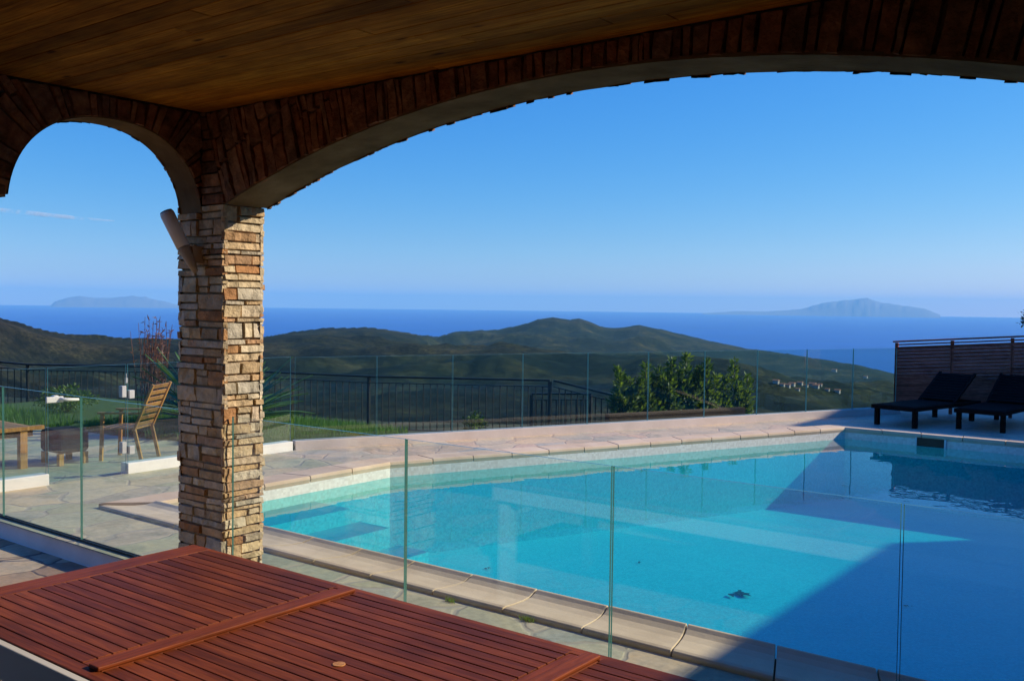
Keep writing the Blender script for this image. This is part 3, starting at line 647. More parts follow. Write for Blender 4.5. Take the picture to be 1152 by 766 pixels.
mb=MB(); mb.tube([(KX+.03,4.46,.775),(KX+.075,4.48,.775),(KX+.08,4.52,.77),(KX+.08,4.62,.765)],[.014,.015,.015,.012],10); mb.build('handle',M['white'],gt,smooth=True)
for z in(.26,.80):
    mb=MB(); mb.box(KX-.03,KX+.03,5.08,5.125,z-.055,z+.055); bevel(mb.build('hinge',M['satin'],gt),.004)
    mb=MB(); mb.box(KX-.028,KX+.032,5.155,5.21,z-.07,z+.01); bevel(mb.build('hinge',M['satin'],gt),.004)
mb=MB(); mb.box(KX-.012,KX+.012,5.130,5.15,.88,.93); mb.tube([(KX,5.14,.93),(KX,5.14,.97)],.006,8); mb.build('latch',M['steel'],gt)
# far fence
g3=empty('glass_fence',tuple(fpt(4.5))+(0,),label='long glass balustrade on a pinkish kerb across the far side of the pool',cat='glass fence')
npan=10; ln=9.86/npan
for k in range(npan):
    a=fpt(k*ln+.006); b=fpt((k+1)*ln-.006); pane(tuple(a),tuple(b),.10,1.05,g3,M['glassfar'])
mb=MB()
nn=Vector((FD.y,-FD.x))
for t0,t1 in((0,1.22),(1.22,5),(5,9.9)):
    a0=fpt(t0)-nn*.10; a1=fpt(t1)-nn*.10; b0=fpt(t0)+nn*.06; b1=fpt(t1)+nn*.06; n0=len(mb.v)
    for z in(-.05,.10): mb.v+=[(a0.x,a0.y,z),(b0.x,b0.y,z),(b1.x,b1.y,z),(a1.x,a1.y,z)]
    for f in((3,2,1,0),(4,5,6,7),(0,1,5,4),(1,2,6,5),(2,3,7,6),(3,0,4,7)): mb.f.append(tuple(n0+i for i in f)); mb.m.append(0)
fix(mb.build('kerb',M['kerbpink'],g3))
# ------------------------------------------------------------------ black iron railing
rl=empty('iron_railing',(-13,9.5,-.56),label='black iron railing running along the edge of the lower terrace',cat='railing')
def railing(pts,parent,base,spacing=.115,tname='top_rail'):
    """pts: (x,y,ztop)"""
    tr=MB(); ps=[Vector(q) for q in pts]; bl=MB()
    for a,b in zip(ps,ps[1:]):
        tr.bar(a,b,.045,.03); dz=Vector((0,0,.10)); bl.bar(a-dz,b-dz,.025,.015); bb=Vector((0,0,base-a.z+.08)); bb2=Vector((0,0,base-b.z+.08)); bl.bar(a+bb,b+bb2,.025,.015)
        n=int((b-a).length/spacing)
        for k in range(1,n):
            q=a.lerp(b,k/n); bl.bar((q.x,q.y,q.z-.10),(q.x,q.y,base+.08),.014,.014,(1,0,0))
    tr.build(tname,M['black'],parent); bl.build('balusters',M['black'],parent)
rp=[(-14.6,6.68,.80),(-18.02,8.79,.45)]
RA=[(-13.0,6.33,.80),(-16.2,8.3,.45)]
line=[(-15.9,6.9,.62),(-16.89,9.68,.45),(-15.87,10.45,.45)]
railing([(-20.5,6.6,.72),(-18.02,8.79,.45),(-15.87,10.15,.45),(-13.18,10.86,.45),(-11.64,11.32,.45),(-9.04,12.85,.45)],rl,-.50)
for q in((-20.5,6.6,.72),(-18.02,8.79,.45),(-15.87,10.15,.45),(-13.9,10.67,.45),(-11.64,11.32,.45),(-9.04,12.85,.45)):
    mb=MB(); mb.box(q[0]-.022,q[0]+.022,q[1]-.022,q[1]+.022,-.56,q[2]-.015); mb.build('post',M['black'],rl)
rs=empty('iron_railing',(-8.6,13.3,-.56),label='black iron stair handrail sloping down behind the glass fence',cat='railing')
railing([(-9.0,12.89,.45),(-7.97,13.65,.15)],rs,-.50,.10)
mb=MB(); mb.box(-7.99,-7.95,13.63,13.67,-.56,.135); mb.build('post',M['black'],rs)
rg=empty('iron_railing',(-9.4,13.7,-.56),label='short black iron railing of the lower flight seen behind the stair handrail',cat='railing')
railing([(-9.78,13.36,.15),(-9.04,14.09,.15)],rg,-.50,.08)
for q in((-9.78,13.36),(-9.04,14.09)):
    mb=MB(); mb.box(q[0]-.02,q[0]+.02,q[1]-.02,q[1]+.02,-.56,.135); mb.build('post',M['black'],rg)
# ------------------------------------------------------------------ wall lamp
lm=empty('wall_lamp',(-5.0,YI,2.0),label='tilted cylindrical wall lamp fixed to the top of the stone pillar',cat='lamp')
a=Vector((-5.09,3.30,2.20)); b=Vector((-4.945,3.395,1.86)); d=b-a
mb=MB(); mb.tube([a,a+d*.02,a+d*.06,a+d*.60],[.036,.041,.042,.040],24); mb.build('lamp_shade',M['lampwhite'],lm,smooth=True)
mb=MB(); mb.tube([a+d*.6,a+d*.64,a+d*.85,a+d*1.02],[.037,.036,.028,.016],24); mb.build('lamp_body',M['lamptan'],lm,smooth=True)
mb=MB(); mb.tube([a-d*.012,a+d*.004],[.036,.038],24); mb.build('rim',M['black'],lm)
mb=MB(); q=a+d*.72; mb.box(q.x-.03,q.x+.03,q.y+.02,YI+.01,q.z-.05,q.z+.05); mb.build('bracket',M['lamptan'],lm)
# ------------------------------------------------------------------ privacy screen
sc=empty('privacy_screen',(-3.2,16.65,.0),label='dark horizontal slatted timber privacy screen at the right end of the deck',cat='screen')
SA=Vector((-4.68,16.53)); SD=Vector((1.87,.19)).normalized(); SL=5.6; slope=.075
def spt(t,z,off=0.): q=SA+SD*t; nn_=Vector((SD.y,-SD.x)); return (q.x+nn_.x*off,q.y+nn_.y*off,z+t*slope)
mb=MB(); z=.06
while z<1.03:
    for ta,tb_ in((0,.86),(.86,1.72),(1.72,2.6),(2.6,3.6),(3.6,4.6),(4.6,SL)):
        o_=random.uniform(-.004,.004); za=z+.023; mb.bar(spt(ta+.003,za,o_),spt(tb_-.003,za,o_),.022,.0535)
    z+=.0555
mb.build('slats',M['darkwood'],sc)
for t in(.02,.86,1.72,2.6,3.6,4.6,SL-.02):
    mb=MB(); q=SA+SD*t; mb.bar((q.x+SD.y*-.045,q.y+SD.x*.045,0),(q.x+SD.y*-.045,q.y+SD.x*.045,1.12+t*slope),.06,.05,(SD.x,SD.y,0)); bevel(mb.build('post',M['darkwood'],sc),.003)
mb=MB(); mb.bar(spt(-.03,1.142),spt(SL,1.142),.09,.026); mb.bar(spt(0,1.088),spt(SL,1.088),.02,.022); mb.build('top_rail',M['darkwood'],sc)
# ------------------------------------------------------------------ loungers
def lounger(loc,rz,label):
    t=empty('sun_lounger',loc,rz,label,'sun lounger','dark sun loungers before the screen')
    # local: foot at y=0, head at y=1.95
    mb=MB()
    mb.box(-.33,-.29,0,1.95,.24,.30); mb.box(.29,.33,0,1.95,.24,.30); mb.box(-.29,.29,0,.04,.24,.30); mb.box(-.29,.29,1.91,1.95,.24,.30)
    bevel(mb.build('frame',M['lounger'],t,local=True),.004)
    mb=MB(); y=.06
    while y<1.22: mb.box(-.285,.285,y,y+.055,.285,.305); y+=.068
    mb.build('seat',M['lounger'],t,local=True)
    mb=MB(); bl=.74; a=R(33)
    for s_ in(-.27,.27): mb.bar((s_,1.24,.30),(s_,1.24+bl*math.cos(a),.30+bl*math.sin(a)),.04,.03,(0,-1,1))
    u=.02
    while u<bl-.05:
        mb.bar((-.25,1.24+(u+.03)*math.cos(a),.315+(u+.03)*math.sin(a)),(.25,1.24+(u+.03)*math.cos(a),.315+(u+.03)*math.sin(a)),.055,.018,(0,-math.sin(a),math.cos(a))); u+=.068
    mb.build('backrest',M['lounger'],t,local=True)
    for x in(-.29,.29):
        for y in(.10,1.75): mb=MB(); mb.box(x-.03,x+.03,y-.03,y+.03,0,.24); mb.build('leg',M['lounger'],t,local=True)
    return t
lounger((-4.05,14.25,0),R(-14),'dark wooden sun lounger nearest the glass fence, back raised')
lounger((-2.98,14.55,0),R(-6),'dark wooden sun lounger at the right edge, back raised')
# ------------------------------------------------------------------ garden furniture
def chair(loc,rz,label):
    t=empty('garden_chair',loc,rz,label,'chair')
    # sitter faces -y (local); back at +y leaning
    for x in(-.23,.23):
        mb=MB(); mb.bar((x,-.22,0),(x,-.20,.62),.04,.03,(1,0,0)); mb.build('leg',M['chairwood'],t,local=True)
        mb=MB(); mb.bar((x,.30,0),(x,.20,.45),.04,.03,(1,0,0)); mb.build('leg',M['chairwood'],t,local=True)
        mb=MB(); mb.bar((x,-.26,.63),(x,.26,.64),.05,.022); mb.build('armrest',M['chairwood'],t,local=True)
    mb=MB(); y=-.22
    while y<.20: mb.box(-.22,.22,y,y+.05,.42,.44); y+=.062
    mb.build('seat',M['chairwood'],t,local=True)
    mb=MB()
    for x in(-.235,.235): mb.bar((x,.20,.40),(x,.45,1.02),.035,.03,(0,-1,0))
    k=0
    for i in range(7):
        f=.10+i*.135; y=.20+.25*f; z=.42+.62*f; mb.bar((-.218,y,z),(.218,y,z),.055,.014,(0,-.87,.49))
    mb.build('backrest',M['chairwood'],t,local=True)
    return t
c1=chair((-9.55,5.72,-.02),R(-58),'slatted teak chair standing just beyond the gate hinges, leaning back')
for q in(c1,): q.scale=(.86,.86,.80)
t2=empty('garden_table',(-10.4,4.3,-.02),label='low teak garden table on the terrace beyond the left glass fence',cat='table')
mb=MB(); y=3.75
while y<4.80: mb.box(-11.2,-9.78,y,y+.075,.37,.395); y+=.082
mb.box(-9.775,-9.70,3.75,4.90,.36,.40); mb.box(-11.28,-11.205,3.75,4.90,.36,.40)
bevel(mb.build('tabletop',M['chairwood'],t2),.002,1)
mb=MB(); mb.box(-11.2,-9.80,3.80,3.82,.29,.368); mb.box(-11.2,-9.80,4.80,4.82,.29,.368); mb.box(-9.80,-9.78,3.80,4.82,.29,.36); mb.build('apron',M['chairwood'],t2)
for x in(-11.2,-9.75):
    for y in(3.82,4.70): mb=MB(); mb.box(x-.035,x+.035,y-.035,y+.035,-.02,.36); mb.build('leg',M['chairwood'],t2)
ot=empty('stool',(-9.75,5.1,-.02),label='low black cushioned stool with wooden legs beside the teak garden table',cat='stool')
mb=MB(); mb.box(-9.98,-9.58,4.98,5.32,.10,.34); bevel(mb.build('cushion',M['blackcloth'],ot),.05,4)
for x in(-9.94,-9.62):
    for y in(5.02,5.28): mb=MB(); mb.box(x-.025,x+.025,y-.025,y+.025,-.02,.10); mb.build('leg',M['chairwood'],ot)
# ------------------------------------------------------------------ plants
def leafq(mb,c,d,up_,l,wd):
    d=d.normalized(); s_=d.cross(up_); 
    if s_.length<.01: s_=d.cross(Vector((1,0,0)))
    s_.normalize(); nn=s_.cross(d)
    n0=len(mb.v); mb.v+=[tuple(c),tuple(c+d*l*.45+s_*wd*.5+nn*l*.05),tuple(c+d*l),tuple(c+d*l*.45-s_*wd*.5+nn*l*.05)]
    mb.f.append((n0,n0+1,n0+2,n0+3)); mb.m.append(0)
def rv(): 
    while True:
        v=Vector((random.uniform(-1,1),random.uniform(-1,1),random.uniform(-1,1)))
        if .05<v.length<1: return v.normalized()
def laurel(x,y,zb,shoots,label,w_=.3,body=.62,nb_=900):
    t=empty('laurel_shrub',(x,y,zb),label=label,cat='shrub',group='laurel shrubs beyond the far glass fence')
    st=MB(); lf=MB()
    for hh,du in shoots:
        b0=Vector((x,y,zb)); top=Vector((x+FD.x*du,y+FD.y*du,zb+hh))+Vector((random.uniform(-.1,.1),random.uniform(-.05,.05),0)); mid=b0.lerp(top,.5)+Vector((FD.x*du*.35,FD.y*du*.35,0))
        st.tube([b0,mid,top],[.014,.010,.004],6)
        for k in range(int(hh*150)):
            f=.35+.65*random.random()**.8; c=(mid.lerp(top,(f-.5)*2) if f>.5 else b0.lerp(mid,f*2)); d=rv(); d.z=abs(d.z)*1.1+.2; d.normalize()
            rad=.12*(1.25-f)*random.random()*1.3
            leafq(lf,c+Vector((d.x,d.y,0)).normalized()*rad,d,rv(),random.uniform(.07,.13),random.uniform(.028,.045))
    for k in range(int(nb_*1.7)):
        d=rv(); f=random.random()**.45; b_=.72+.7*noise.noise(d*1.9+Vector((x*3,y*3,0))); c=Vector((x,y,zb+body*.5))+Vector((FD.x*d.x*w_,FD.y*d.x*w_,0))*f*b_*1.15+Vector((FD.y,-FD.x,0))*d.y*.26*f*b_+Vector((0,0,d.z*body*.52*f*b_))
        dd=(d+rv()*.9+Vector((0,0,.4))); leafq(lf,c,dd,rv(),random.uniform(.07,.13),random.uniform(.03,.05))
    st.build('stem',M['bark'],t); lf.build('foliage',M['laurel'],t); return t
ld=FD; base=Vector((-8.15,13.05))
spots=[(.22,[(1.22,-.12),(1.02,.1),(1.1,0),(.9,-.2),(.95,.2)],'leftmost laurel shrub beyond the far fence, feathery and upright',.26,.85,900),
(.72,[(1.0,-.1),(1.28,.02),(1.05,.16),(.9,-.2)],'second laurel shrub from the left beyond the far fence, with one raised shoot',.27,.85,900),
(1.22,[(1.2,-.12),(1.1,.1),(1.36,.18),(1.0,0)],'third laurel shrub from the left, tall dark middle of the dense clump',.28,.95,1100),
(1.75,[(1.44,.0),(1.12,-.16),(1.2,.2),(1.05,.1)],'fourth laurel shrub from the left, tallest with a bright yellow-green tip',.28,.95,1100),
(2.2,[(1.3,.02),(1.05,.18),(1.12,-.12),(.85,.2)],'fifth laurel shrub from the left, closing the dense clump on its right',.24,.85,800),
(2.72,[(.92,.0),(1.02,.14),(.7,-.12)],'low laurel shrub in the gap right of the dense clump',.15,.55,320),
(3.08,[(1.3,.0),(.85,.08)],'single slender tall laurel shoot standing apart right of the clump',.08,.5,160),
(3.36,[(1.02,.05),(.72,.12),(.6,-.05)],'rightmost thin laurel shrub beyond the far fence',.10,.5,200)]
for t,sh,lab,ww,bd_,nb2 in spots:
    q=base+ld*(.24+t*.80); laurel(q.x,q.y,-.42,[(h_*.90,d_) for h_,d_ in sh],lab,ww*.95,bd_*.95,nb2)
bm_=empty('timber_edging',(-7.5,14,-.4),label='weathered timber planter edge at the foot of the laurel row',cat='planter')
mb=MB(); a=base+ld*-.15+Vector((.30,-.12)); b=base+ld*2.6+Vector((.30,-.12))
for k in range(3): mb.bar((a.x,a.y,-.42+k*.17),(b.x,b.y,-.42+k*.17),.12,.155)
bevel(mb.build('sleepers',M['beam'],bm_),.01)
# agave-like clump behind the pillar
ag=empty('agave',(-10.7,7.75,-.03),label='big spiky agave clump with long green blades behind the stone pillar',cat='plant')
mb=MB()
for k in range(170):
    az=random.uniform(0,6.28); el=random.uniform(R(22),R(86)); l=random.uniform(1.0,1.5); d=Vector((math.cos(az)*math.cos(el),math.sin(az)*math.cos(el),math.sin(el))); s_=Vector((-math.sin(az),math.cos(az),0)); b0=Vector((-10.7,7.75,-.03))+Vector((math.cos(az),math.sin(az),0))*.08+Vector((0,0,.05)); n0=len(mb.v); K=6
    droop=random.uniform(.05,.35)*l
    for i in range(K+1):
        f=i/K; c=b0+d*l*f-Vector((0,0,droop*f*f)); wd=.072*math.sin(math.pi*min(.97,.25+f*.75))+.002; nn=Vector((0,0,.012))
        mb.v+=[tuple(c-s_*wd+nn),tuple(c),tuple(c+s_*wd+nn)]
    for i in range(K):
        j=n0+i*3; mb.f+=[(j,j+1,j+4,j+3),(j+1,j+2,j+5,j+4)]; mb.m+=[0,0]
mb.build('blades',M['agave'],ag)
# dry flower stalks
dr=empty('dry_shrub',(-12.35,7.75,-.03),label='dry reddish-brown twiggy shrub rising left of the stone pillar',cat='plant')
mb=MB(); lf=MB()
for k in range(34):
    bx=Vector((-12.35+random.uniform(-.12,.22),7.75+random.uniform(-.12,.12),-.03)); top=bx+Vector((random.uniform(-.16,.2),random.uniform(-.16,.16),random.uniform(1.05,1.5))); mid=bx.lerp(top,.5)+Vector((random.uniform(-.06,.06),random.uniform(-.06,.06),0))
    mb.tube([bx,mid,top],[.007,.005,.003],5)
    for j in range(16):
        f=random.uniform(.35,1); c=bx.lerp(top,f); leafq(lf,c,rv()+Vector((0,0,.3)),rv(),random.uniform(.04,.09),random.uniform(.010,.022))
mb.build('stem',M['dry'],dr); lf.build('foliage',M['dry'],dr)
# small round bushes near the railing and along lawn
def bush(x,y,z,r_,h,label,m_,n_=900,name='bush'):
    t=empty(name,(x,y,z),label=label,cat='bush'); lf=MB(); st=MB()
    for k in range(7):
        a=random.uniform(0,6.28); st.tube([(x,y,z),(x+math.cos(a)*r_*.5,y+math.sin(a)*r_*.5,z+h*.6)],[.012,.004],5)
    for k in range(n_):
        d=rv(); f=random.random()**.4; b_=.75+.4*noise.noise(d*2.3+Vector((x,y,0))); c=Vector((x+d.x*r_*f*b_,y+d.y*r_*f*b_,z+h*.5+d.z*h*.5*f*b_)); leafq(lf,c,d+rv()*.8,rv(),random.uniform(.04,.08),random.uniform(.018,.03))
    st.build('stem',M['bark'],t); lf.build('foliage',m_,t)
bush(-9.9,12.0,-.56,.22,.55,'small dark bush in front of the railing below the deck',M['laurel'],500)
bush(-15.2,6.1,-.05,.6,.62,'low green bush behind the teak garden table',M['laurel'],1800)
bush(-14.2,7.5,-.05,.5,.45,'low green bush in the lawn behind the gate',M['laurel'],1300)
# tree peeping over the screen
tr=empty('tree',(-2.3,20.2,0),label='dark leafy tree whose branch tips show above the privacy screen',cat='tree')
mb=MB(); mb.tube([(-2.3,20.2,0),(-2.35,20.2,.9),(-2.5,20.1,1.6),(-2.45,20.1,2.4)],[.12,.10,.07,.03],10); mb.tube([(-2.42,20.15,1.2),(-2.9,20.1,1.55),(-3.35,20.0,1.5)],[.05,.025,.008],8); mb.tube([(-2.42,20.15,1.4),(-2.8,20.3,1.9),(-3.1,20.3,2.3)],[.04,.02,.006],8)
mb.build('trunk',M['bark'],tr); lf=MB()
for (cx_,cy_,cz_,r_,n_) in((-3.28,20.0,1.5,.24,260),(-2.95,20.1,1.62,.36,800),(-2.5,20.1,2.0,.6,1500),(-2.2,20.1,1.5,.55,1200),(-2.5,20.1,1.1,.4,700)):
    for k in range(n_):
        d=rv(); f=random.random()**.5; b_=.7+.6*noise.noise(d*2.1+Vector((cx_,cz_,0))); leafq(lf,Vector((cx_,cy_,cz_))+d*r_*f*b_,d+rv(),rv(),random.uniform(.04,.075),random.uniform(.02,.035))
lf.build('crown',M['treeleaf'],tr)
# ------------------------------------------------------------------ terrain
SEA=-163.3
ridge=[(-180,-1.0),(-120,1.5),(-90,.5),(-75,-.2),(-69,-.7),(-65.3,-.99),(-64.4,-1.28),(-63.6,-1.58),(-62.75,-1.75),(-61.1,-2.0),(-59.7,-2.09),(-58.4,-2.10),(-56.4,-2.25),(-53.6,-2.29),(-51.8,-2.04),(-50.1,-1.77),(-48.2,-1.46),(-46.1,-1.41),(-44.5,-1.60),(-42.6,-1.92),(-41.8,-1.99),(-40.9,-1.75),(-39.6,-1.58),(-38.2,-1.50),(-36.7,-1.17),(-35.84,-.86),(-34.84,-.76),(-34.1,-.90),(-33.4,-.82),(-32.8,-1.00),(-32,-1.34),(-31.4,-1.38),(-30.7,-1.28),(-29.9,-1.16),(-28.6,-1.40),(-27.3,-1.70),(-25.8,-2.04),(-23.8,-2.40),(-21.8,-2.60),(-20.6,-2.76),(-19.4,-2.95),(-18.4,-3.10),(-17.5,-3.22),(-15.9,-3.58),(-13.4,-3.70),(-8,-3.75),(20,-3.8),(60,-3.0),(110,-1.2),(180,-1.0)]
rdist=[(-180,900),(-90,700),(-66,800),(-56,1050),(-50,1500),(-43,1700),(-41.9,2000),(-40,2500),(-34,2700),(-28,2600),(-22,2400),(-15.9,2300),(0,2300),(60,1500),(180,900)]
fore=[(-180,-3),(-70,-2.6),(-62,-3.3),(-56,-3.5),(-50,-3.4),(-43,-2.9),(-41.4,-2.65),(-38.2,-2.5),(-36.1,-2.65),(-33,-2.95),(-28.8,-2.95),(-25.8,-3.5),(-22.8,-4.55),(-20,-4.8),(-15,-4.9),(20,-4.6),(60,-4),(180,-3)]
def itp(tab,x,smooth=True):
    for (a,va),(b,vb) in zip(tab,tab[1:]):
        if a<=x<=b:
            t=(x-a)/(b-a)
            return va+(vb-va)*t
    return tab[-1][1]
def fbm(x,y,s,o=5,seed=0.):
    v=0;a=1
    for k in range(o): v+=a*noise.noise(Vector((x*s,y*s,seed))); s*=2.03; a*=.52
    return v
def ridged(x,y,s,o=5,seed=0.):
    v=0;a=1
    for k in range(o): v+=a*(1-2*abs(noise.noise(Vector((x*s,y*s,seed))))); s*=2.05; a*=.5
    return v
def terr(azd,r):
    e1=itp(ridge,azd); d1=itp(rdist,azd); e0=itp(fore,azd)
    d0=d1*itp([(-180,.52),(-30,.52),(-24,.66),(180,.66)],azd)
    x,y=r*math.sin(R(azd)),r*math.cos(R(azd))
    ctrl=[(14,-1.0),(30,-5.5),(90,-90*math.tan(R(8.6))),(260,-260*math.tan(R(7.4))),(520 if d0>620 else d0*.72,None),(d0,d0*math.tan(R(e0))),(d0*1.28,None),(d1,d1*math.tan(R(e1))),(d1*1.18,None),(d1*1.6,SEA-25-EYE)]
    c=[list(q) for q in ctrl]
    c[4][1]=c[4][0]*math.tan(R((-6.3+e0)/2-.35))
    c[6][1]=max(SEA+6,c[6][0]*math.tan(R((e0+e1)/2))-26 if d1>1900 else c[6][0]*math.tan(R((e0+e1)/2)))
    c[8][1]=c[7][1]-(50 if d1>1500 else 30)
    if azd>70 or azd<-100:  # behind the house the ground rises
        k=min(1,(azd-70)/40) if azd>70 else min(1,(-100-azd)/30)
        for q in c[1:]: q[1]=q[1]*(1-k)+ (q[0]*.05 -1.0)*k
    z=None
    for (ra,za),(rb,zb_) in zip(c,c[1:]):
        if r<=rb:
            t=max(0,(r-ra)/(rb-ra)); t=t*t*(3-2*t) if ra>=c[5][0] else t; z=za+(zb_-za)*t; break
    if z is None: z=c[-1][1]
    # relief, fading at the measured crest line
    amp=min(1.,max(0.,(r-60)/500)); crest=min(1.,abs(r-d1)/(.16*d1)); 
    rel=((ridged(x,y,.0018,6,1.3)-1.0)*22+(ridged(x,y,.0042,5,7.)-1.)*9+fbm(x,y,.010,5,4.)*4)*amp
    z+=rel*(.06+.94*crest*crest*(3-2*crest)) + fbm(x,y,.022,5,9.)*.9*amp
    if 150<r<d1*1.02:
        lim=r*math.tan(R(e1-.22*(1-min(1,r/d1))-.02)); 
        if z>lim-6: z=lim-6+6*math.tanh((z-lim+6)/12) if z<lim+30 else lim
    return z+EYE
mb=MB()
azs=[]
a=-180.
while a<180: azs.append(a); a+= .11 if -67<a<-11 else (1.0 if -80<=a<0 else 4.)
azs=[q for q in azs if q<180]
rs_=[14*(300/14)**(k/60) for k in range(60)]+[300*(4600/300)**(k/250) for k in range(251)]
for a in azs:
    for r_ in rs_:
        mb.v.append((r_*math.sin(R(a)),r_*math.cos(R(a)),terr(a,r_)))
nr=len(rs_); na=len(azs)
for i in range(na):
    j=(i+1)%na
    for k in range(nr-1): mb.f.append((i*nr+k,i*nr+k+1,j*nr+k+1,j*nr+k)); mb.m.append(0)
# near ring: replace clash with terraces by lowering inside
for idx,v_ in enumerate(mb.v):
    x,y,z=v_
    if math.hypot(x,y)<32: mb.v[idx]=(x,y,min(z,-.75))
n0=len(mb.v); mb.v.append((0,0,-1.6))
hl=mb.build('hills',M['hill'],smooth=True); tag(hl,kind='structure')
mb=MB(); mb.box(-15.9,8,-8,3.3,-1.9,-.20); tag(mb.build('ground',M['mortar']),kind='structure')
# sea disc
RS=(EYE-SEA)/math.tan(R(.41)); mb=MB(); rr=[300,1500,3000,6000,12000,RS]; K=256
for r_ in rr:
    for k in range(K): mb.v.append((r_*math.sin(k*2*math.pi/K),r_*math.cos(k*2*math.pi/K),SEA))
for i in range(len(rr)-1):
    for k in range(K): k2=(k+1)%K; mb.f.append((i*K+k,i*K+k2,(i+1)*K+k2,(i+1)*K+k)[::-1]); mb.m.append(0)
tag(mb.build('sea',M['sea']),kind='structure')
def island(name,tab,rd,label=None,sub=.12):
    mb=MB(); a=tab[0][0]; K=8; cols=0
    while a<=tab[-1][0]+1e-6:
        e=itp(tab,a); top=rd*math.tan(R(e))+EYE-SEA; top=max(0,top)*(1+.05*noise.noise(Vector((a*3,0,0)))); 
        for k in range(K+1):
            f=k/K; r_=rd+ (f-.5)*2600*1.0; h=top*max(0,math.sin(math.pi*f))**.8
            h*= 1+.25*noise.noise(Vector((a*5,f*6,1))) if 0<f<1 and abs(f-.5)>.01 else 1
            mb.v.append((r_*math.sin(R(a)),r_*math.cos(R(a)),SEA-1+h))
        cols+=1; a+=sub
    for i in range(cols-1):
        for k in range(K): q=i*(K+1)+k; mb.f.append((q,q+1,q+K+2,q+K+1)); mb.m.append(0)
    return tag(mb.build(name,M['islandrock'],smooth=True),kind='structure')
island('island_hills',[(-62.9,-.45),(-62.66,-.19),(-62.09,.01),(-61.44,.13),(-60.82,.03),(-59.89,.04),(-58.76,.17),(-58.07,.07),(-57.38,-.07),(-56.68,-.24),(-56.1,-.42)],20500)
island('island_hills',[(-26.3,-.42),(-24.31,-.27),(-22.82,-.28),(-20.88,-.12),(-19.69,.24),(-19.07,.35),(-18.04,.46),(-17.48,.56),(-16.65,.33),(-15.73,.19),(-14.38,.01),(-13.5,-.36)],20800)
# village
from mathutils.bvhtree import BVHTree
dg=bpy.context.evaluated_depsgraph_get(); bvh=BVHTree.FromObject(hl,dg)
vil=[(-22.10,-4.35,9),(-21.75,-4.50,7),(-21.46,-4.55,8),(-21.22,-4.48,9),(-20.78,-4.40,8),(-20.45,-4.5,6),(-20.10,-4.48,10),(-19.91,-4.55,9),(-19.7,-4.42,6),(-18.76,-4.75,8),(-19.3,-4.68,6),(-20.9,-4.72,6),(-18.95,-3.60,7),(-17.3,-3.9,6)]
words=['leftmost','second from the left','third from the left, low on the slope','fourth from the left','fifth from the left','small sixth from the left','wide white seventh from the left','eighth from the left, beside a wide one','small one set back behind two wide ones','lone rightmost white one at the foot of the slope','small one between the cluster and the lone house','small lower middle one','one high on the coast ridge','tiny one near the coast at far right']
for (a,e,s_),wd in zip(vil,words):
    d=Vector((math.sin(R(a))*math.cos(R(e)),math.cos(R(a))*math.cos(R(e)),math.sin(R(e)))); hit=bvh.ray_cast(Vector((0,0,EYE)),d)
    if hit[0] is None: continue
    q=hit[0]; s_=s_*hit[3]/1090*.62; t=empty('village_house',tuple(q),label='distant white village house, '+wd,cat='house',group='village houses in the valley')
    mb=MB(); hx,hy,hh=s_*.55,s_*.4,s_*.55; mb.box(q.x-hx,q.x+hx,q.y-hy,q.y+hy,q.z-3,q.z+hh); mb.build('wall',M['housewall'],t)
    mb=MB(); n0=0; ov=.4
    mb.v=[(q.x-hx-ov,q.y-hy-ov,q.z+hh),(q.x+hx+ov,q.y-hy-ov,q.z+hh),(q.x+hx+ov,q.y+hy+ov,q.z+hh),(q.x-hx-ov,q.y+hy+ov,q.z+hh),(q.x-hx,q.y,q.z+hh+s_*.22),(q.x+hx,q.y,q.z+hh+s_*.22)]
    mb.f=[(0,1,5,4),(2,3,4,5),(1,2,5),(3,0,4),(3,2,1,0)]; mb.m=[0]*5; mb.build('roof',M['rooftile'],t)
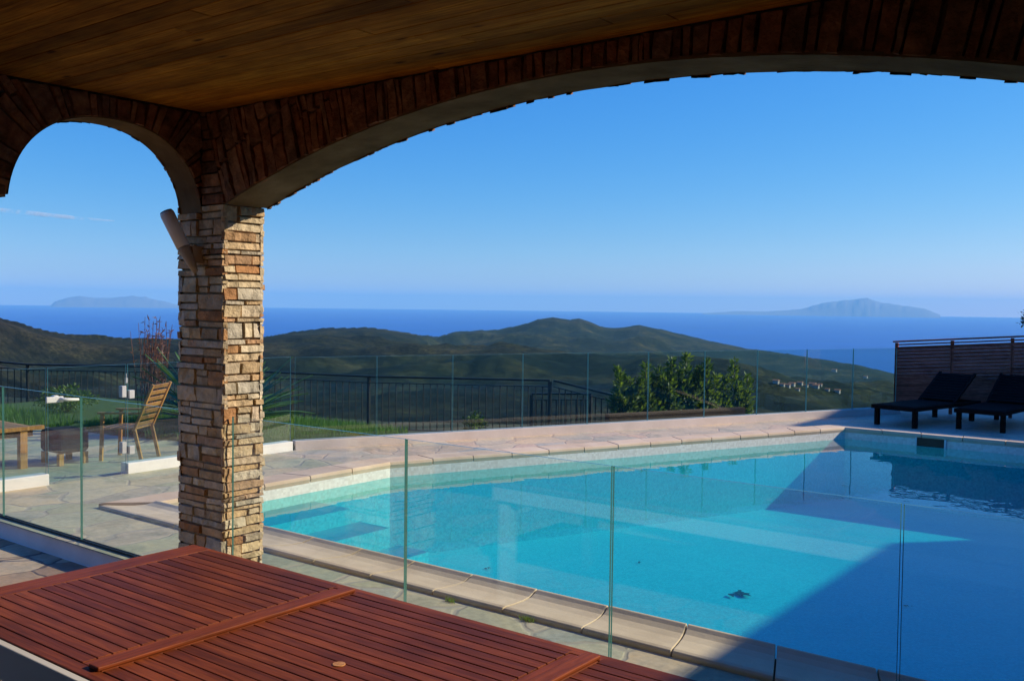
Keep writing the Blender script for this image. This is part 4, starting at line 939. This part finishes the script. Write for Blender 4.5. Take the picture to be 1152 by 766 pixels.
# ------------------------------------------------------------------ haze
hz=MB(); hz.box(-26000,26000,-26000,26000,-215,190); o=hz.build('haze',[]) if False else None
me=bpy.data.meshes.new('haze'); mb=MB(); mb.box(-25000,25000,-25000,25000,SEA-60,240); me.from_pydata(mb.v,[],mb.f); me.update()
m=bpy.data.materials.new('haze air'); m.use_nodes=True; nt=m.node_tree; nt.nodes.clear(); oo=nt.nodes.new('ShaderNodeOutputMaterial'); vp=nt.nodes.new('ShaderNodeVolumePrincipled')
vp.inputs['Color'].default_value=(.30,.70,1,1); vp.inputs['Density'].default_value=6.6e-5; vp.inputs['Anisotropy'].default_value=0.; L(nt,vp.outputs[0],oo.inputs['Volume'])
me.materials.append(m); hzo=bpy.data.objects.new('haze',me); col.objects.link(hzo); tag(hzo,'thin blue haze over sea and valley','haze',kind='stuff')
# thin cloud streak, well outside the haze
def pdir(a,e,rd): return Vector((math.sin(R(a))*rd*math.cos(R(e)),math.cos(R(a))*rd*math.cos(R(e)),rd*math.sin(R(e))))
m=bpy.data.materials.new('cirrus'); m.use_nodes=True; nt=m.node_tree; nt.nodes.clear(); oo=nt.nodes.new('ShaderNodeOutputMaterial'); vp=nt.nodes.new('ShaderNodeVolumePrincipled')
vp.inputs['Color'].default_value=(1,1,1,1)
tcn=nt.nodes.new('ShaderNodeTexCoord'); nn_=nz(nt,tcn.outputs['Object'],.0022,6,.6); rp_=ramp(nt,nn_.outputs['Fac'],[(.40,(0,0,0)),(.62,(1,1,1))]); mm=nt.nodes.new('ShaderNodeMath'); mm.operation='MULTIPLY'; mm.inputs[1].default_value=.009; L(nt,rp_.outputs['Color'],mm.inputs[0]); L(nt,mm.outputs[0],vp.inputs['Density']); L(nt,vp.outputs[0],oo.inputs['Volume'])
c0=pdir(-70,4.7,28000); c1=pdir(-59.7,4.22,28000); K=24; mb=MB()
pts=[c0.lerp(c1,k/K)+Vector((0,0,-10*math.sin(k*.4))) for k in range(K+1)]
mb.tube(pts,[55*math.sin(math.pi*(k+.3)/(K+.6))**.6+8 for k in range(K+1)],12); cld=mb.build('cloud',m); tag(cld,kind='structure')
